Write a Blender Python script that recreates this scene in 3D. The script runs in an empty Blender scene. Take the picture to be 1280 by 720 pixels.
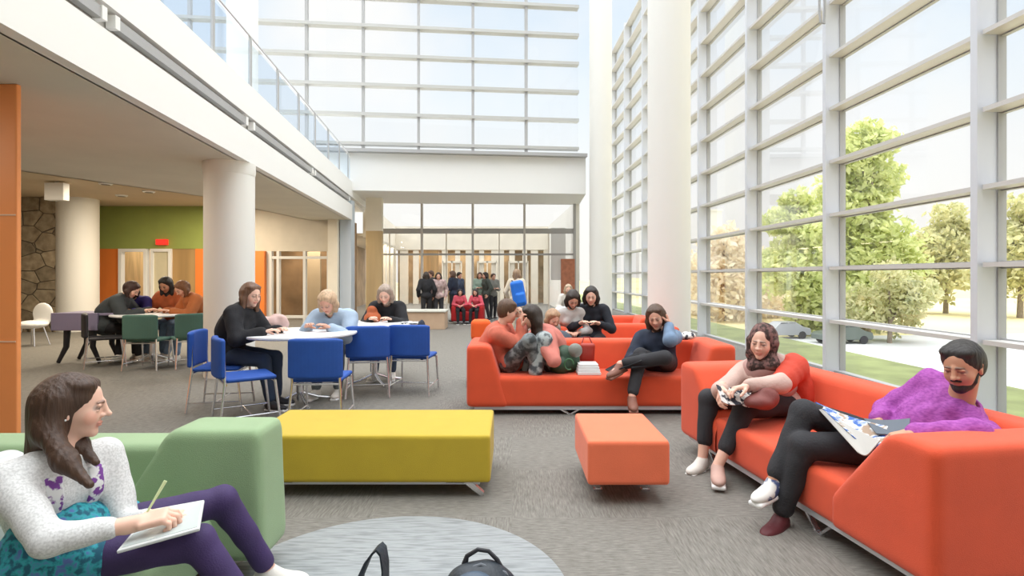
import bpy, math, random
import numpy as np
from mathutils import Vector, Matrix
random.seed(7); rng = np.random.default_rng(7)
U = 0.88                      # final size factor: everything is laid out for an eye height of 1.5
SC = bpy.context.scene
COL = SC.collection
F0, HY = 700.0, 345.0
def P(px, py, Y): return Vector(((px-640)/F0*Y, Y, 1.5-(py-HY)/F0*Y))
def V(*a): return Vector(a if len(a) > 1 else a[0])

# ------------------------------------------------------------------ materials
MATS = {}
def new_mat(name):
    m = bpy.data.materials.new(name); m.use_nodes = True
    nt = m.node_tree; b = nt.nodes['Principled BSDF']
    return m, nt, b
def mat(name, col, rough=.6, metal=0, bump=0, bscale=60, var=0, vscale=3, emit=0, sheen=0, stretch=None, spec=.5):
    if name in MATS: return MATS[name]
    m, nt, b = new_mat(name); N, L = nt.nodes, nt.links
    b.inputs['Base Color'].default_value = (*col, 1); b.inputs['Roughness'].default_value = rough
    b.inputs['Metallic'].default_value = metal; b.inputs['Specular IOR Level'].default_value = spec
    if sheen: b.inputs['Sheen Weight'].default_value = sheen
    if emit:
        b.inputs['Emission Color'].default_value = (*col, 1); b.inputs['Emission Strength'].default_value = emit
    if bump or var:
        tc = N.new('ShaderNodeTexCoord'); mp = N.new('ShaderNodeMapping')
        L.new(tc.outputs['Object'], mp.inputs['Vector'])
        if stretch: mp.inputs['Scale'].default_value = stretch
    if var:
        n = N.new('ShaderNodeTexNoise'); n.inputs['Scale'].default_value = vscale; n.inputs['Detail'].default_value = 4
        L.new(mp.outputs[0], n.inputs['Vector'])
        r = N.new('ShaderNodeMapRange'); r.inputs['From Min'].default_value = .3; r.inputs['From Max'].default_value = .7
        r.inputs['To Min'].default_value = 1-var; r.inputs['To Max'].default_value = 1+var*.6
        L.new(n.outputs['Fac'], r.inputs['Value'])
        mx = N.new('ShaderNodeVectorMath'); mx.operation = 'SCALE'; mx.inputs[0].default_value = col
        L.new(r.outputs[0], mx.inputs['Scale']); L.new(mx.outputs[0], b.inputs['Base Color'])
    if bump:
        n = N.new('ShaderNodeTexNoise'); n.inputs['Scale'].default_value = bscale; n.inputs['Detail'].default_value = 3
        L.new(mp.outputs[0], n.inputs['Vector'])
        bp = N.new('ShaderNodeBump'); bp.inputs['Strength'].default_value = bump; bp.inputs['Distance'].default_value = .01
        L.new(n.outputs['Fac'], bp.inputs['Height']); L.new(bp.outputs[0], b.inputs['Normal'])
    MATS[name] = m; return m
def pattern(name, c1, c2, c3=None, scale=14, rough=.8, kind='noise', lo=.45, hi=.55, stretch=None):
    if name in MATS: return MATS[name]
    m, nt, b = new_mat(name); N, L = nt.nodes, nt.links
    tc = N.new('ShaderNodeTexCoord'); mp = N.new('ShaderNodeMapping'); L.new(tc.outputs['Object'], mp.inputs['Vector'])
    if stretch: mp.inputs['Scale'].default_value = stretch
    if kind == 'voronoi':
        n = N.new('ShaderNodeTexVoronoi'); out = n.outputs['Distance']
    elif kind == 'wave':
        n = N.new('ShaderNodeTexWave'); out = n.outputs['Fac']; n.inputs['Distortion'].default_value = 3; n.inputs['Detail'].default_value = 2
    else:
        n = N.new('ShaderNodeTexNoise'); out = n.outputs['Fac']; n.inputs['Detail'].default_value = 5
    n.inputs['Scale'].default_value = scale; L.new(mp.outputs[0], n.inputs['Vector'])
    r = N.new('ShaderNodeValToRGB'); e = r.color_ramp.elements
    e[0].position = lo; e[0].color = (*c1, 1); e[1].position = hi; e[1].color = (*c2, 1)
    if c3: x = r.color_ramp.elements.new(min(1, hi+(hi-lo))); x.color = (*c3, 1)
    L.new(out, r.inputs['Fac']); L.new(r.outputs[0], b.inputs['Base Color']); b.inputs['Roughness'].default_value = rough
    MATS[name] = m; return m
def skinmat():
    if 'skin' in MATS: return MATS['skin']
    m, nt, b = new_mat('skin'); a = nt.nodes.new('ShaderNodeAttribute'); a.attribute_name = 'Col'
    nt.links.new(a.outputs['Color'], b.inputs['Base Color']); b.inputs['Roughness'].default_value = .5
    b.inputs['Subsurface Weight'].default_value = .08; b.inputs['Subsurface Radius'].default_value = (.02, .008, .004)
    MATS['skin'] = m; return m
def glass(name='glass', tint=(1, 1, 1), refl=.06):
    if name in MATS: return MATS[name]
    m = bpy.data.materials.new(name); m.use_nodes = True; nt = m.node_tree; N, L = nt.nodes, nt.links
    N.remove(N['Principled BSDF']); out = N['Material Output']
    t = N.new('ShaderNodeBsdfTransparent'); t.inputs[0].default_value = (*tint, 1)
    g = N.new('ShaderNodeBsdfGlossy'); g.inputs['Roughness'].default_value = .02
    fr = N.new('ShaderNodeLayerWeight'); fr.inputs['Blend'].default_value = .12
    mr = N.new('ShaderNodeMapRange'); mr.inputs['To Min'].default_value = refl*.5; mr.inputs['To Max'].default_value = refl*5
    L.new(fr.outputs['Fresnel'], mr.inputs['Value'])
    mx = N.new('ShaderNodeMixShader'); L.new(mr.outputs[0], mx.inputs[0]); L.new(t.outputs[0], mx.inputs[1]); L.new(g.outputs[0], mx.inputs[2])
    L.new(mx.outputs[0], out.inputs[0]); MATS[name] = m; return m

white = mat('white_paint', (.86, .86, .84), .55, bump=.02, bscale=30)
colpaint = mat('column_paint', (.80, .79, .74), .6, bump=.03, bscale=25)
soffit = mat('soffit_plaster', (.70, .67, .57), .8, bump=.03, bscale=12, var=.05, vscale=1.2)
alu = mat('aluminium_frame', (.66, .68, .72), .45, .25, bump=.01)
alud = mat('aluminium_transom', (.62, .6, .57), .5, .2, bump=.01)
greyf = mat('grey_frame', (.42, .42, .42), .5, .2, bump=.01)
chrome = mat('chrome', (.8, .8, .82), .22, .9, bump=.01)
beige = mat('beige_render', (.66, .58, .44), .8, var=.08, vscale=2, bump=.05)
cream = mat('cream_render', (.8, .74, .62), .8, var=.06, vscale=2)
red = mat('red_wool', (.70, .078, .022), .8, bump=.25, bscale=260, var=.06, vscale=5, sheen=.15)
redside = red
coral = mat('coral_wool', (.84, .175, .075), .8, bump=.25, bscale=260, var=.05, vscale=5, sheen=.15)
yellow = mat('mustard_wool', (.50, .36, .022), .8, bump=.25, bscale=260, var=.05, vscale=5, sheen=.12)
green = mat('sage_wool', (.27, .39, .21), .8, bump=.25, bscale=260, var=.05, vscale=5, sheen=.15)
blue = mat('blue_fabric', (.012, .075, .36), .7, bump=.1, bscale=200, var=.1, vscale=6)
orange = mat('orange_panel', (.80, .22, .04), .5, bump=.03, bscale=20, var=.05, vscale=1)
orangel = mat('orange_laminate', (.95, .34, .11), .4, bump=.02, bscale=20, var=.05, vscale=.8)
greenw = mat('green_wall_paint', (.30, .36, .09), .8, var=.04, bump=.02)
wood = mat('wood_panel', (.42, .25, .1), .5, var=.25, vscale=6, stretch=(1, 1, .12))
darkm = mat('dark_plastic', (.02, .02, .025), .5, bump=.05)
black = mat('black_cloth', (.012, .012, .015), .85, bump=.3, bscale=90, var=.3, vscale=10)
paper = mat('white_paper', (.8, .82, .82), .6, var=.03)

# ------------------------------------------------------------------ object helpers
def tag(o, label=None, cat=None, group=None, kind=None):
    if label: o['label'] = label
    if cat: o['category'] = cat
    if group: o['group'] = group
    if kind: o['kind'] = kind
    return o
def empty(name, loc=(0, 0, 0), label=None, cat=None, group=None, kind=None, parent=None, rz=0):
    o = bpy.data.objects.new(name, None); COL.objects.link(o); o.location = loc; o.rotation_euler.z = rz
    o.empty_display_size = .1
    if parent: o.parent = parent
    return tag(o, label, cat, group, kind)
def worldloc(o):
    l = Vector((0, 0, 0))
    while o is not None: l = l + o.location; o = o.parent
    return l
def link_mesh(name, me, parent=None, origin=None):
    o = bpy.data.objects.new(name, me); COL.objects.link(o)
    if parent: o.parent = parent
    return o
def arr_mesh(name, v, quads):
    me = bpy.data.meshes.new(name); n, q = len(v), len(quads)
    me.vertices.add(n); me.vertices.foreach_set('co', np.ascontiguousarray(v, dtype=np.float32).ravel())
    me.loops.add(4*q); me.loops.foreach_set('vertex_index', np.ascontiguousarray(quads, dtype=np.int32).ravel())
    me.polygons.add(q); me.polygons.foreach_set('loop_start', np.arange(0, 4*q, 4, dtype=np.int32))
    me.polygons.foreach_set('use_smooth', np.ones(q, dtype=bool))
    me.update(calc_edges=True); return me

class MB:
    def __init__(s): s.v = []; s.f = []; s.m = []
    def add(s, vs, fs, mi=0):
        o = len(s.v); s.v += [tuple(v) for v in vs]; s.f += [tuple(i+o for i in f) for f in fs]; s.m += [mi]*len(fs); return s
    def box(s, a, b, mi=0):
        x0, y0, z0 = a; x1, y1, z1 = b
        return s.add([(x0,y0,z0),(x1,y0,z0),(x1,y1,z0),(x0,y1,z0),(x0,y0,z1),(x1,y0,z1),(x1,y1,z1),(x0,y1,z1)],
              [(0,3,2,1),(4,5,6,7),(0,1,5,4),(1,2,6,5),(2,3,7,6),(3,0,4,7)], mi)
    def prism(s, pts, z0, z1, mi=0):       # pts: xy polygon, counter-clockwise
        n = len(pts); z0s = z0 if isinstance(z0, (list, tuple)) else [z0]*n
        z1s = z1 if isinstance(z1, (list, tuple)) else [z1]*n
        vs = [(p[0], p[1], z0s[i]) for i, p in enumerate(pts)]+[(p[0], p[1], z1s[i]) for i, p in enumerate(pts)]
        fs = [tuple(range(n-1, -1, -1)), tuple(range(n, 2*n))]+[(i, (i+1) % n, n+(i+1) % n, n+i) for i in range(n)]
        return s.add(vs, fs, mi)
    def seg(s, a, b, w, z0, z1, off=0, mi=0):   # wall-like bar from xy a to xy b, width w (to the right of a->b from off)
        a, b = Vector(a[:2]), Vector(b[:2]); d = (b-a).normalized(); n = Vector((d.y, -d.x))
        p = [a+n*off, b+n*off, b+n*(off+w), a+n*(off+w)]
        return s.prism(p[::-1], z0, z1, mi)
    def bar(s, a, b, w, h=None, mi=0, up=(0, 0, 1)):
        a, b = Vector(a), Vector(b); h = h or w; d = (b-a).normalized(); up = Vector(up)
        if abs(d.dot(up)) > .98: up = Vector((0, 1, 0))
        r = d.cross(up).normalized(); u = r.cross(d)
        vs = [q+r*(sx*w/2)+u*(sz*h/2) for q in (a, b) for sx, sz in ((-1, -1), (1, -1), (1, 1), (-1, 1))]
        return s.add(vs, [(0, 1, 2, 3), (7, 6, 5, 4), (0, 4, 5, 1), (1, 5, 6, 2), (2, 6, 7, 3), (3, 7, 4, 0)], mi)
    def tube(s, pts, r, n=10, mi=0, cap=True):
        pts = [Vector(p) for p in pts]; rs = r if isinstance(r, (list, tuple)) else [r]*len(pts); vs = []; fs = []
        d0 = (pts[1]-pts[0]).normalized(); ref = Vector((0, 0, 1)) if abs(d0.z) < .9 else Vector((1, 0, 0))
        u = d0.cross(ref).normalized()
        for i, p in enumerate(pts):
            d = (pts[min(i+1, len(pts)-1)]-pts[max(i-1, 0)]).normalized()
            u = (u-d*u.dot(d)).normalized(); w = d.cross(u)
            for k in range(n):
                a = 2*math.pi*k/n; vs.append(p+(u*math.cos(a)+w*math.sin(a))*rs[i])
        for i in range(len(pts)-1):
            for k in range(n): fs.append((i*n+k, i*n+(k+1) % n, (i+1)*n+(k+1) % n, (i+1)*n+k))
        if cap: fs += [tuple(range(n-1, -1, -1)), tuple(range((len(pts)-1)*n, len(pts)*n))]
        return s.add(vs, fs, mi)
    def lathe(s, c, prof, n=48, mi=0):     # prof: (r, z) list from bottom to top
        vs = []; fs = []
        for r, z in prof:
            for k in range(n):
                a = 2*math.pi*k/n; vs.append((c[0]+r*math.cos(a), c[1]+r*math.sin(a), c[2]+z))
        m = len(prof)
        for i in range(m-1):
            for k in range(n): fs.append((i*n+k, i*n+(k+1) % n, (i+1)*n+(k+1) % n, (i+1)*n+k))
        fs += [tuple(range(n-1, -1, -1)), tuple(range((m-1)*n, m*n))]
        return s.add(vs, fs, mi)
    def quad(s, a, b, c, d, t=.004, mi=0):   # thin sheet with thickness
        a, b, c, d = map(Vector, (a, b, c, d)); n = (b-a).cross(d-a).normalized()*t
        return s.add([a, b, c, d, a+n, b+n, c+n, d+n], [(3, 2, 1, 0), (4, 5, 6, 7), (0, 1, 5, 4), (1, 2, 6, 5), (2, 3, 7, 6), (3, 0, 4, 7)], mi)
    def build(s, name, mats, parent=None, bevel=0, smooth=35, local=False, kind=None):
        off = Vector((0, 0, 0)) if (local or parent is None) else worldloc(parent)
        me = bpy.data.meshes.new(name)
        me.from_pydata([(v[0]-off.x, v[1]-off.y, v[2]-off.z) for v in s.v], [], s.f)
        for m in (mats if isinstance(mats, (list, tuple)) else [mats]): me.materials.append(m)
        me.polygons.foreach_set('material_index', s.m)
        me.polygons.foreach_set('use_smooth', [True]*len(s.f)); me.set_sharp_from_angle(angle=math.radians(smooth)); me.update()
        o = link_mesh(name, me, parent)
        if bevel:
            b = o.modifiers.new('bevel', 'BEVEL'); b.width = bevel; b.segments = 3; b.limit_method = 'ANGLE'; b.angle_limit = math.radians(30)
            b.harden_normals = True
        if kind: o['kind'] = kind
        return o
def recenter(o):
    """move a top-level mesh's origin to the middle of its underside"""
    me = o.data; n = len(me.vertices); a = np.empty(n*3, np.float32); me.vertices.foreach_get('co', a); a = a.reshape(-1, 3)
    c = (a.min(0)+a.max(0))/2; c[2] = a[:, 2].min(); a -= c; me.vertices.foreach_set('co', a.ravel()); me.update()
    o.location = Vector(o.location)+Vector(c.tolist()); return o
def copy_tree(o, parent=None):
    c = o.copy(); COL.objects.link(c); c.parent = parent
    for ch in list(o.children): copy_tree(ch, c)
    return c
def struct(mb, name, m, **k): return mb.build(name, m, kind='structure', **k)

# ------------------------------------------------------------------ implicit surfaces
def nets(F, o, h):
    ins = F < 0
    nx, ny, nz = F.shape; S = np.zeros((nx-1, ny-1, nz-1, 3), np.float32); C = np.zeros((nx-1, ny-1, nz-1), np.int16)
    cs = [(0, 0), (0, 1), (1, 0), (1, 1)]
    for ax in range(3):
        A = [slice(None)]*3; B = [slice(None)]*3; A[ax] = slice(0, -1); B[ax] = slice(1, None)
        a, b = F[tuple(A)], F[tuple(B)]; ch = ins[tuple(A)] != ins[tuple(B)]
        t = np.where(ch, a/np.where(ch, a-b, 1), 0).astype(np.float32)
        oth = [i for i in range(3) if i != ax]
        for p, q in cs:
            sl = [slice(None)]*3
            sl[oth[0]] = slice(p, F.shape[oth[0]]-1+p); sl[oth[1]] = slice(q, F.shape[oth[1]]-1+q)
            c2 = ch[tuple(sl)]; t2 = t[tuple(sl)]
            S[..., ax] += t2; S[..., oth[0]] += p*c2; S[..., oth[1]] += q*c2; C += c2
    m = C > 0; idx = -np.ones(C.shape, np.int64); ids = np.argwhere(m); idx[m] = np.arange(len(ids))
    v = (ids+S[m]/C[m][:, None])*h+np.array(o)
    Q = []
    for ax in range(3):
        A = [slice(None)]*3; B = [slice(None)]*3; A[ax] = slice(0, -1); B[ax] = slice(1, None)
        ch = ins[tuple(A)] != ins[tuple(B)]; e = np.argwhere(ch); u, w = (ax+1) % 3, (ax+2) % 3
        e = e[(e[:, u] > 0) & (e[:, w] > 0) & (e[:, u] < F.shape[u]-1) & (e[:, w] < F.shape[w]-1)]
        def cell(du, dw):
            x = e.copy(); x[:, u] += du; x[:, w] += dw; return idx[x[:, 0], x[:, 1], x[:, 2]]
        q = np.stack([cell(-1, -1), cell(0, -1), cell(0, 0), cell(-1, 0)], 1)
        fl = ~ins[e[:, 0], e[:, 1], e[:, 2]]; q[fl] = q[fl][:, ::-1]; Q.append(q)
    return v, np.concatenate(Q)
def n3(v): v = np.array(v, float); return v/np.linalg.norm(v)
class SDF:
    def __init__(s): s.p = []; s.wr = None
    def cone(s, a, b, ra, rb, col=None, k=.02, op='u'):
        a, b = np.array(a, float), np.array(b, float); r = max(ra, rb); ab = b-a; L = max(float(ab@ab), 1e-9)
        def f(X, Y, Z):
            t = np.clip(((X-a[0])*ab[0]+(Y-a[1])*ab[1]+(Z-a[2])*ab[2])/L, 0, 1)
            return np.sqrt((X-a[0]-t*ab[0])**2+(Y-a[1]-t*ab[1])**2+(Z-a[2]-t*ab[2])**2)-(ra+t*(rb-ra))
        s.p.append((op, f, np.minimum(a, b)-r, np.maximum(a, b)+r, col, k)); return s
    def ell(s, c, r, R=None, col=None, k=.02, op='u'):   # R rows: local axes in world
        c = np.array(c, float); r = np.array(r, float); R = np.eye(3) if R is None else np.array(R, float)
        ext = np.sqrt(((R.T*r)**2).sum(1))
        def f(X, Y, Z):
            x, y, z = X-c[0], Y-c[1], Z-c[2]; k0 = 0; k1 = 0
            for i in range(3):
                q = x*R[i, 0]+y*R[i, 1]+z*R[i, 2]; k0 = k0+(q/r[i])**2; k1 = k1+(q/r[i]**2)**2
            k0 = np.sqrt(k0); return k0*(k0-1)/np.sqrt(np.maximum(k1, 1e-9))
        s.p.append((op, f, c-ext, c+ext, col, k)); return s
    def box(s, c, hs, R=None, rnd=.01, col=None, k=.01, op='u'):
        c = np.array(c, float); hs = np.array(hs, float)-rnd; R = np.eye(3) if R is None else np.array(R, float)
        ext = (np.abs(R.T)*(hs+rnd)).sum(1)
        def f(X, Y, Z):
            x, y, z = X-c[0], Y-c[1], Z-c[2]; o = 0; mx = None
            for i in range(3):
                q = np.abs(x*R[i, 0]+y*R[i, 1]+z*R[i, 2])-hs[i]; o = o+np.maximum(q, 0)**2; mx = q if mx is None else np.maximum(mx, q)
            return np.sqrt(o)+np.minimum(mx, 0)-rnd
        s.p.append((op, f, c-ext, c+ext, col, k)); return s
    def planes(s, pl, lo, hi, rnd=.04, col=None, k=.01, op='u'):   # pl: (normal, point); convex solid with soft edges
        pl = [(n3(n), np.array(p, float)) for n, p in pl]
        def f(X, Y, Z):
            F = None
            for n, p in pl:
                d = (X-p[0])*n[0]+(Y-p[1])*n[1]+(Z-p[2])*n[2]
                if F is None: F = d
                else:
                    h = np.clip(.5-.5*(F-d)/rnd, 0, 1); F = F*(1-h)+d*h+rnd*h*(1-h)
            return F
        s.p.append((op, f, np.array(lo, float), np.array(hi, float), col, k)); return s
    def mesh(s, h):
        un = [p for p in s.p if p[0] == 'u']
        lo = np.min([p[2] for p in un], 0)-4*h; hi = np.max([p[3] for p in un], 0)+4*h
        n = np.ceil((hi-lo)/h).astype(int)+1; ax = [(lo[i]+h*np.arange(n[i])).astype(np.float32) for i in range(3)]
        F = np.full(tuple(n), .5, np.float32)
        for op, f, a, b, col, k in s.p:
            m = k+3*h if op != 'i' else 9.; i0 = [max(0, int((a[i]-m-lo[i])/h)) for i in range(3)]; i1 = [min(n[i], int((b[i]+m-lo[i])/h)+2) for i in range(3)]
            if any(i1[i] <= i0[i] for i in range(3)): continue
            sl = tuple(slice(i0[i], i1[i]) for i in range(3))
            d = f(ax[0][sl[0]][:, None, None], ax[1][sl[1]][None, :, None], ax[2][sl[2]][None, None, :]); c = F[sl]
            if op == 'i': F[sl] = np.maximum(c, d); continue
            if op == 'u':
                g = np.clip(.5+.5*(d-c)/k, 0, 1); F[sl] = d*(1-g)+c*g-k*g*(1-g)
            else:
                g = np.clip(.5-.5*(c+d)/k, 0, 1); F[sl] = c*(1-g)-d*g+k*g*(1-g)
        if s.wr is not None:
            F += s.wr(ax[0][:, None, None], ax[1][None, :, None], ax[2][None, None, :]).astype(np.float32)
        v, q = nets(F, lo, h); col = None
        if any(p[4] is not None for p in un) and len(v):
            D = []; Cc = []; lastc = (.5, .5, .5)
            for p in un:
                D.append(p[1](v[:, 0], v[:, 1], v[:, 2])); Cc.append(p[4] if p[4] is not None else lastc); lastc = Cc[-1]
            D = np.array(D); W = np.exp(-(D-D.min(0))/(h*.5)); Cc = np.array(Cc); col = (W[:, :, None]*Cc[:, None, :]).sum(0)/W.sum(0)[:, None]
        return v, q, col
def sdf_obj(name, sd, h, m, parent=None, local=False):
    parts = sd if isinstance(sd, list) else [(sd, h)]
    vs = []; qs = []; cs = []; o = 0
    for s, hh in parts:
        v, q, c = s.mesh(hh); vs.append(v); qs.append(q+o); cs.append(c if c is not None else np.full((len(v), 3), .5)); o += len(v)
    v = np.concatenate(vs); q = np.concatenate(qs); c = np.concatenate(cs)
    if parent is not None and not local: v = v-np.array(worldloc(parent))
    me = arr_mesh(name, v, q); me.materials.append(m)
    if m is MATS.get('skin'):
        at = me.color_attributes.new('Col', 'FLOAT_COLOR', 'POINT'); at.data.foreach_set('color', np.concatenate([c, np.ones((len(c), 1))], 1).astype(np.float32).ravel())
    return link_mesh(name, me, parent)
def wrinkle(amp, f=55, seed=0, flat=1):
    r = np.random.default_rng(seed); D = r.normal(size=(5, 3)); D[:, 2] *= flat; D /= np.linalg.norm(D, axis=1)[:, None]; ph = r.uniform(0, 6, 5)
    def w(X, Y, Z):
        t = .5*np.sin(9*X+7*Y+11*Z+ph[0])
        o = 0
        for i in range(5):
            o = o+np.sin((D[i, 0]*X+D[i, 1]*Y+D[i, 2]*Z)*f*(.6+.25*i)+ph[i]+2.2*t*(1+i % 2))
        return o*amp/3
    return w

# ------------------------------------------------------------------ people
SKIN = {'light': (.72, .40, .29), 'fair': (.80, .50, .38), 'tan': (.55, .29, .18), 'brown': (.42, .21, .12)}
def ik(a, c, l1, l2, hint):
    a, c, hint = Vector(a), Vector(c), Vector(hint); d = c-a; L = d.length
    if L > (l1+l2)*.995: k = L/((l1+l2)*.995); l1 *= k; l2 *= k
    L = max(L, abs(l1-l2)+.01); x = (l1*l1-l2*l2+L*L)/(2*L); hh = math.sqrt(max(l1*l1-x*x, 0)); d.normalize()
    n = hint-a; n = n-d*n.dot(d)
    if n.length < 1e-4: n = Vector((0, 0, -1))
    return a+d*x+n.normalized()*hh
def hand(sd, W, hd, pn, side, s, curl, skin, k=.006):
    """hd finger direction, pn palm normal, side towards the thumb"""
    W, hd = Vector(W), Vector(hd).normalized(); pn = Vector(pn); pn = (pn-hd*pn.dot(hd)).normalized()
    t = hd.cross(pn); t = t if t.dot(Vector(side)) > 0 else -t
    sd.cone(W-hd*.03*s, W+hd*.012*s, .026*s, .023*s, skin, k=.012)
    sd.box(W+hd*.048*s, (.038*s, .045*s, .0135*s), [t, hd, pn], .012*s, skin, k=.014*s)
    for i, (o, L) in enumerate(((.029, .070), (.0098, .079), (-.0095, .073), (-.028, .056))):
        p = W+hd*(.086-.004*abs(i-1))*s+t*o*s; L *= s; ang = 0; c = curl[i] if isinstance(curl, (list, tuple)) else curl
        sd.cone(p-hd*.02*s, p, .0098*s, .0098*s, skin, k=k)
        for j, (q, r0, r1) in enumerate(((.44, .0096, .0088), (.31, .0088, .0082), (.25, .0082, .0066))):
            ang += c*(.7 if j == 0 else 1); d = (hd*math.cos(ang)+pn*math.sin(ang)+t*(o*.9)).normalized(); e = p+d*L*q
            sd.cone(p, e, r0*s, r1*s, skin, k=.003); p = e
    p = W+hd*.022*s+t*.026*s+pn*.006*s; d = (hd*.62+t*.62+pn*.45).normalized(); e = p+d*.038*s
    sd.cone(p, e, .0145*s, .011*s, skin, k=.012*s); d = (hd*.85+t*.15+pn*.5).normalized(); f = e+d*.03*s
    sd.cone(e, f, .0108*s, .0095*s, skin, k=.004); sd.cone(f, f+d*.018*s, .0095*s, .0075*s, skin, k=.004)
def frame(f, u=(0, 0, 1), roll=0):
    f = Vector(f).normalized(); u = Vector(u); u = (u-f*u.dot(f)).normalized(); r = f.cross(u)
    if roll: q = Matrix.Rotation(roll, 3, f); u = q @ u; r = q @ r
    return r, f, u
def head_sdf(sd, C, R, s, skin, lip, brow, eye=(.05, .03, .02), male=False, blush=.0, open_eye=True):
    r, f, u = R; A = [r, f, u]
    def p(x, y, z): return C+(r*x+f*y+u*z)*s
    sd.ell(p(0, -.008, .028), (.075*s, .095*s, .088*s), A, skin, k=.02*s)
    sd.ell(p(0, .026, -.028), (.059*s, .066*s, .072*s), A, skin, k=.03*s)
    sd.ell(p(0, .030, -.075), ((.045 if male else .038)*s, .046*s, .036*s), A, skin, k=.03*s)
    sd.ell(p(0, .070, -.098), (.020*s, .016*s, .015*s), A, skin, k=.02*s)
    for x in (-1, 1):
        ck = tuple(np.array(skin)*(1, .86, .84)) if not male else skin
        sd.ell(p(x*.036, .060, -.034), (.022*s, .02*s, .024*s), A, ck, k=.025*s)
        sd.ell(p(x*.030, .096, .004), (.017*s, .013*s, .011*s), A, k=.012*s, op='s')
        sd.cone(p(x*.072, -.005, .012), p(x*.074, .002, -.032), .015*s, .008*s, skin, k=.006*s)
        sd.ell(p(x*.083, .004, .0), (.006*s, .008*s, .014*s), A, k=.006*s, op='s')
        sd.cone(p(x*.014, .0935, .0215), p(x*.044, .082, .0205), .0042*s, .0028*s, brow, k=.004*s)
    sd.cone(p(0, .088, .022), p(0, .108, -.020), .0085*s, .0095*s, skin, k=.014*s)
    sd.ell(p(0, .112, -.026), (.0105*s, .013*s, .0095*s), A, skin, k=.008*s)
    for x in (-1, 1):
        sd.ell(p(x*.013, .096, -.030), (.008*s, .010*s, .008*s), A, skin, k=.006*s)
        sd.ell(p(x*.030, .0775, .002), (.0135*s, .0112*s, .0095*s), A, tuple(np.array(skin)*.45+.14), k=.002*s)
        sd.ell(p(x*.030, .0860, .000), (.0072*s, .0046*s, .0068*s), A, eye, k=.001*s)
        sd.cone(p(x*.017, .0885, .0052), p(x*.042, .082, .0042), .0032*s, .0028*s, tuple(np.array(skin)*.35), k=.003*s)
        sd.ell(p(x*.030, .0865, .0105), (.0165*s, .0062*s, .0058*s), A, skin, k=.004*s)
        sd.ell(p(x*.030, .0850, -.0095), (.015*s, .005*s, .004*s), A, skin, k=.004*s)
    sd.ell(p(0, .0872, -.0585), (.023*s, .0098*s, .0055*s), A, lip, k=.004*s)
    sd.ell(p(0, .0862, -.0670), (.019*s, .0098*s, .0060*s), A, lip, k=.004*s)
    sd.ell(p(0, .100, -.0630), (.024*s, .006*s, .0013*s), A, k=.003*s, op='s')
def hair_sdf(C, R, s, style, seed=0, cap=1.0):
    r, f, u = R; A = [r, f, u]; sd = SDF()
    def p(x, y, z): return C+(r*x+f*y+u*z)*s
    sd.ell(p(0, -.020, .036), (.088*s*cap, .101*s*cap, .093*s*cap), A, k=.02*s)
    sd.ell(p(0, -.045, -.010), (.080*s, .068*s, .085*s), A, k=.03*s)
    for x in (-1, 1): sd.ell(p(x*.034, .024, .084), (.042*s, .042*s, .024*s), A, k=.02*s)
    drop = {'long': .42, 'mid': .22, 'bob': .13, 'short': 0, 'bun': 0, 'cap': 0}[style]
    return sd, p, drop
def hair_finish(sd, p, s, A, face=True, low=0):
    if face:
        sd.ell(p(0, .090, -.022), (.062*s, .075*s, .094*s), A, k=.010*s, op='s')
    return sd
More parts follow.
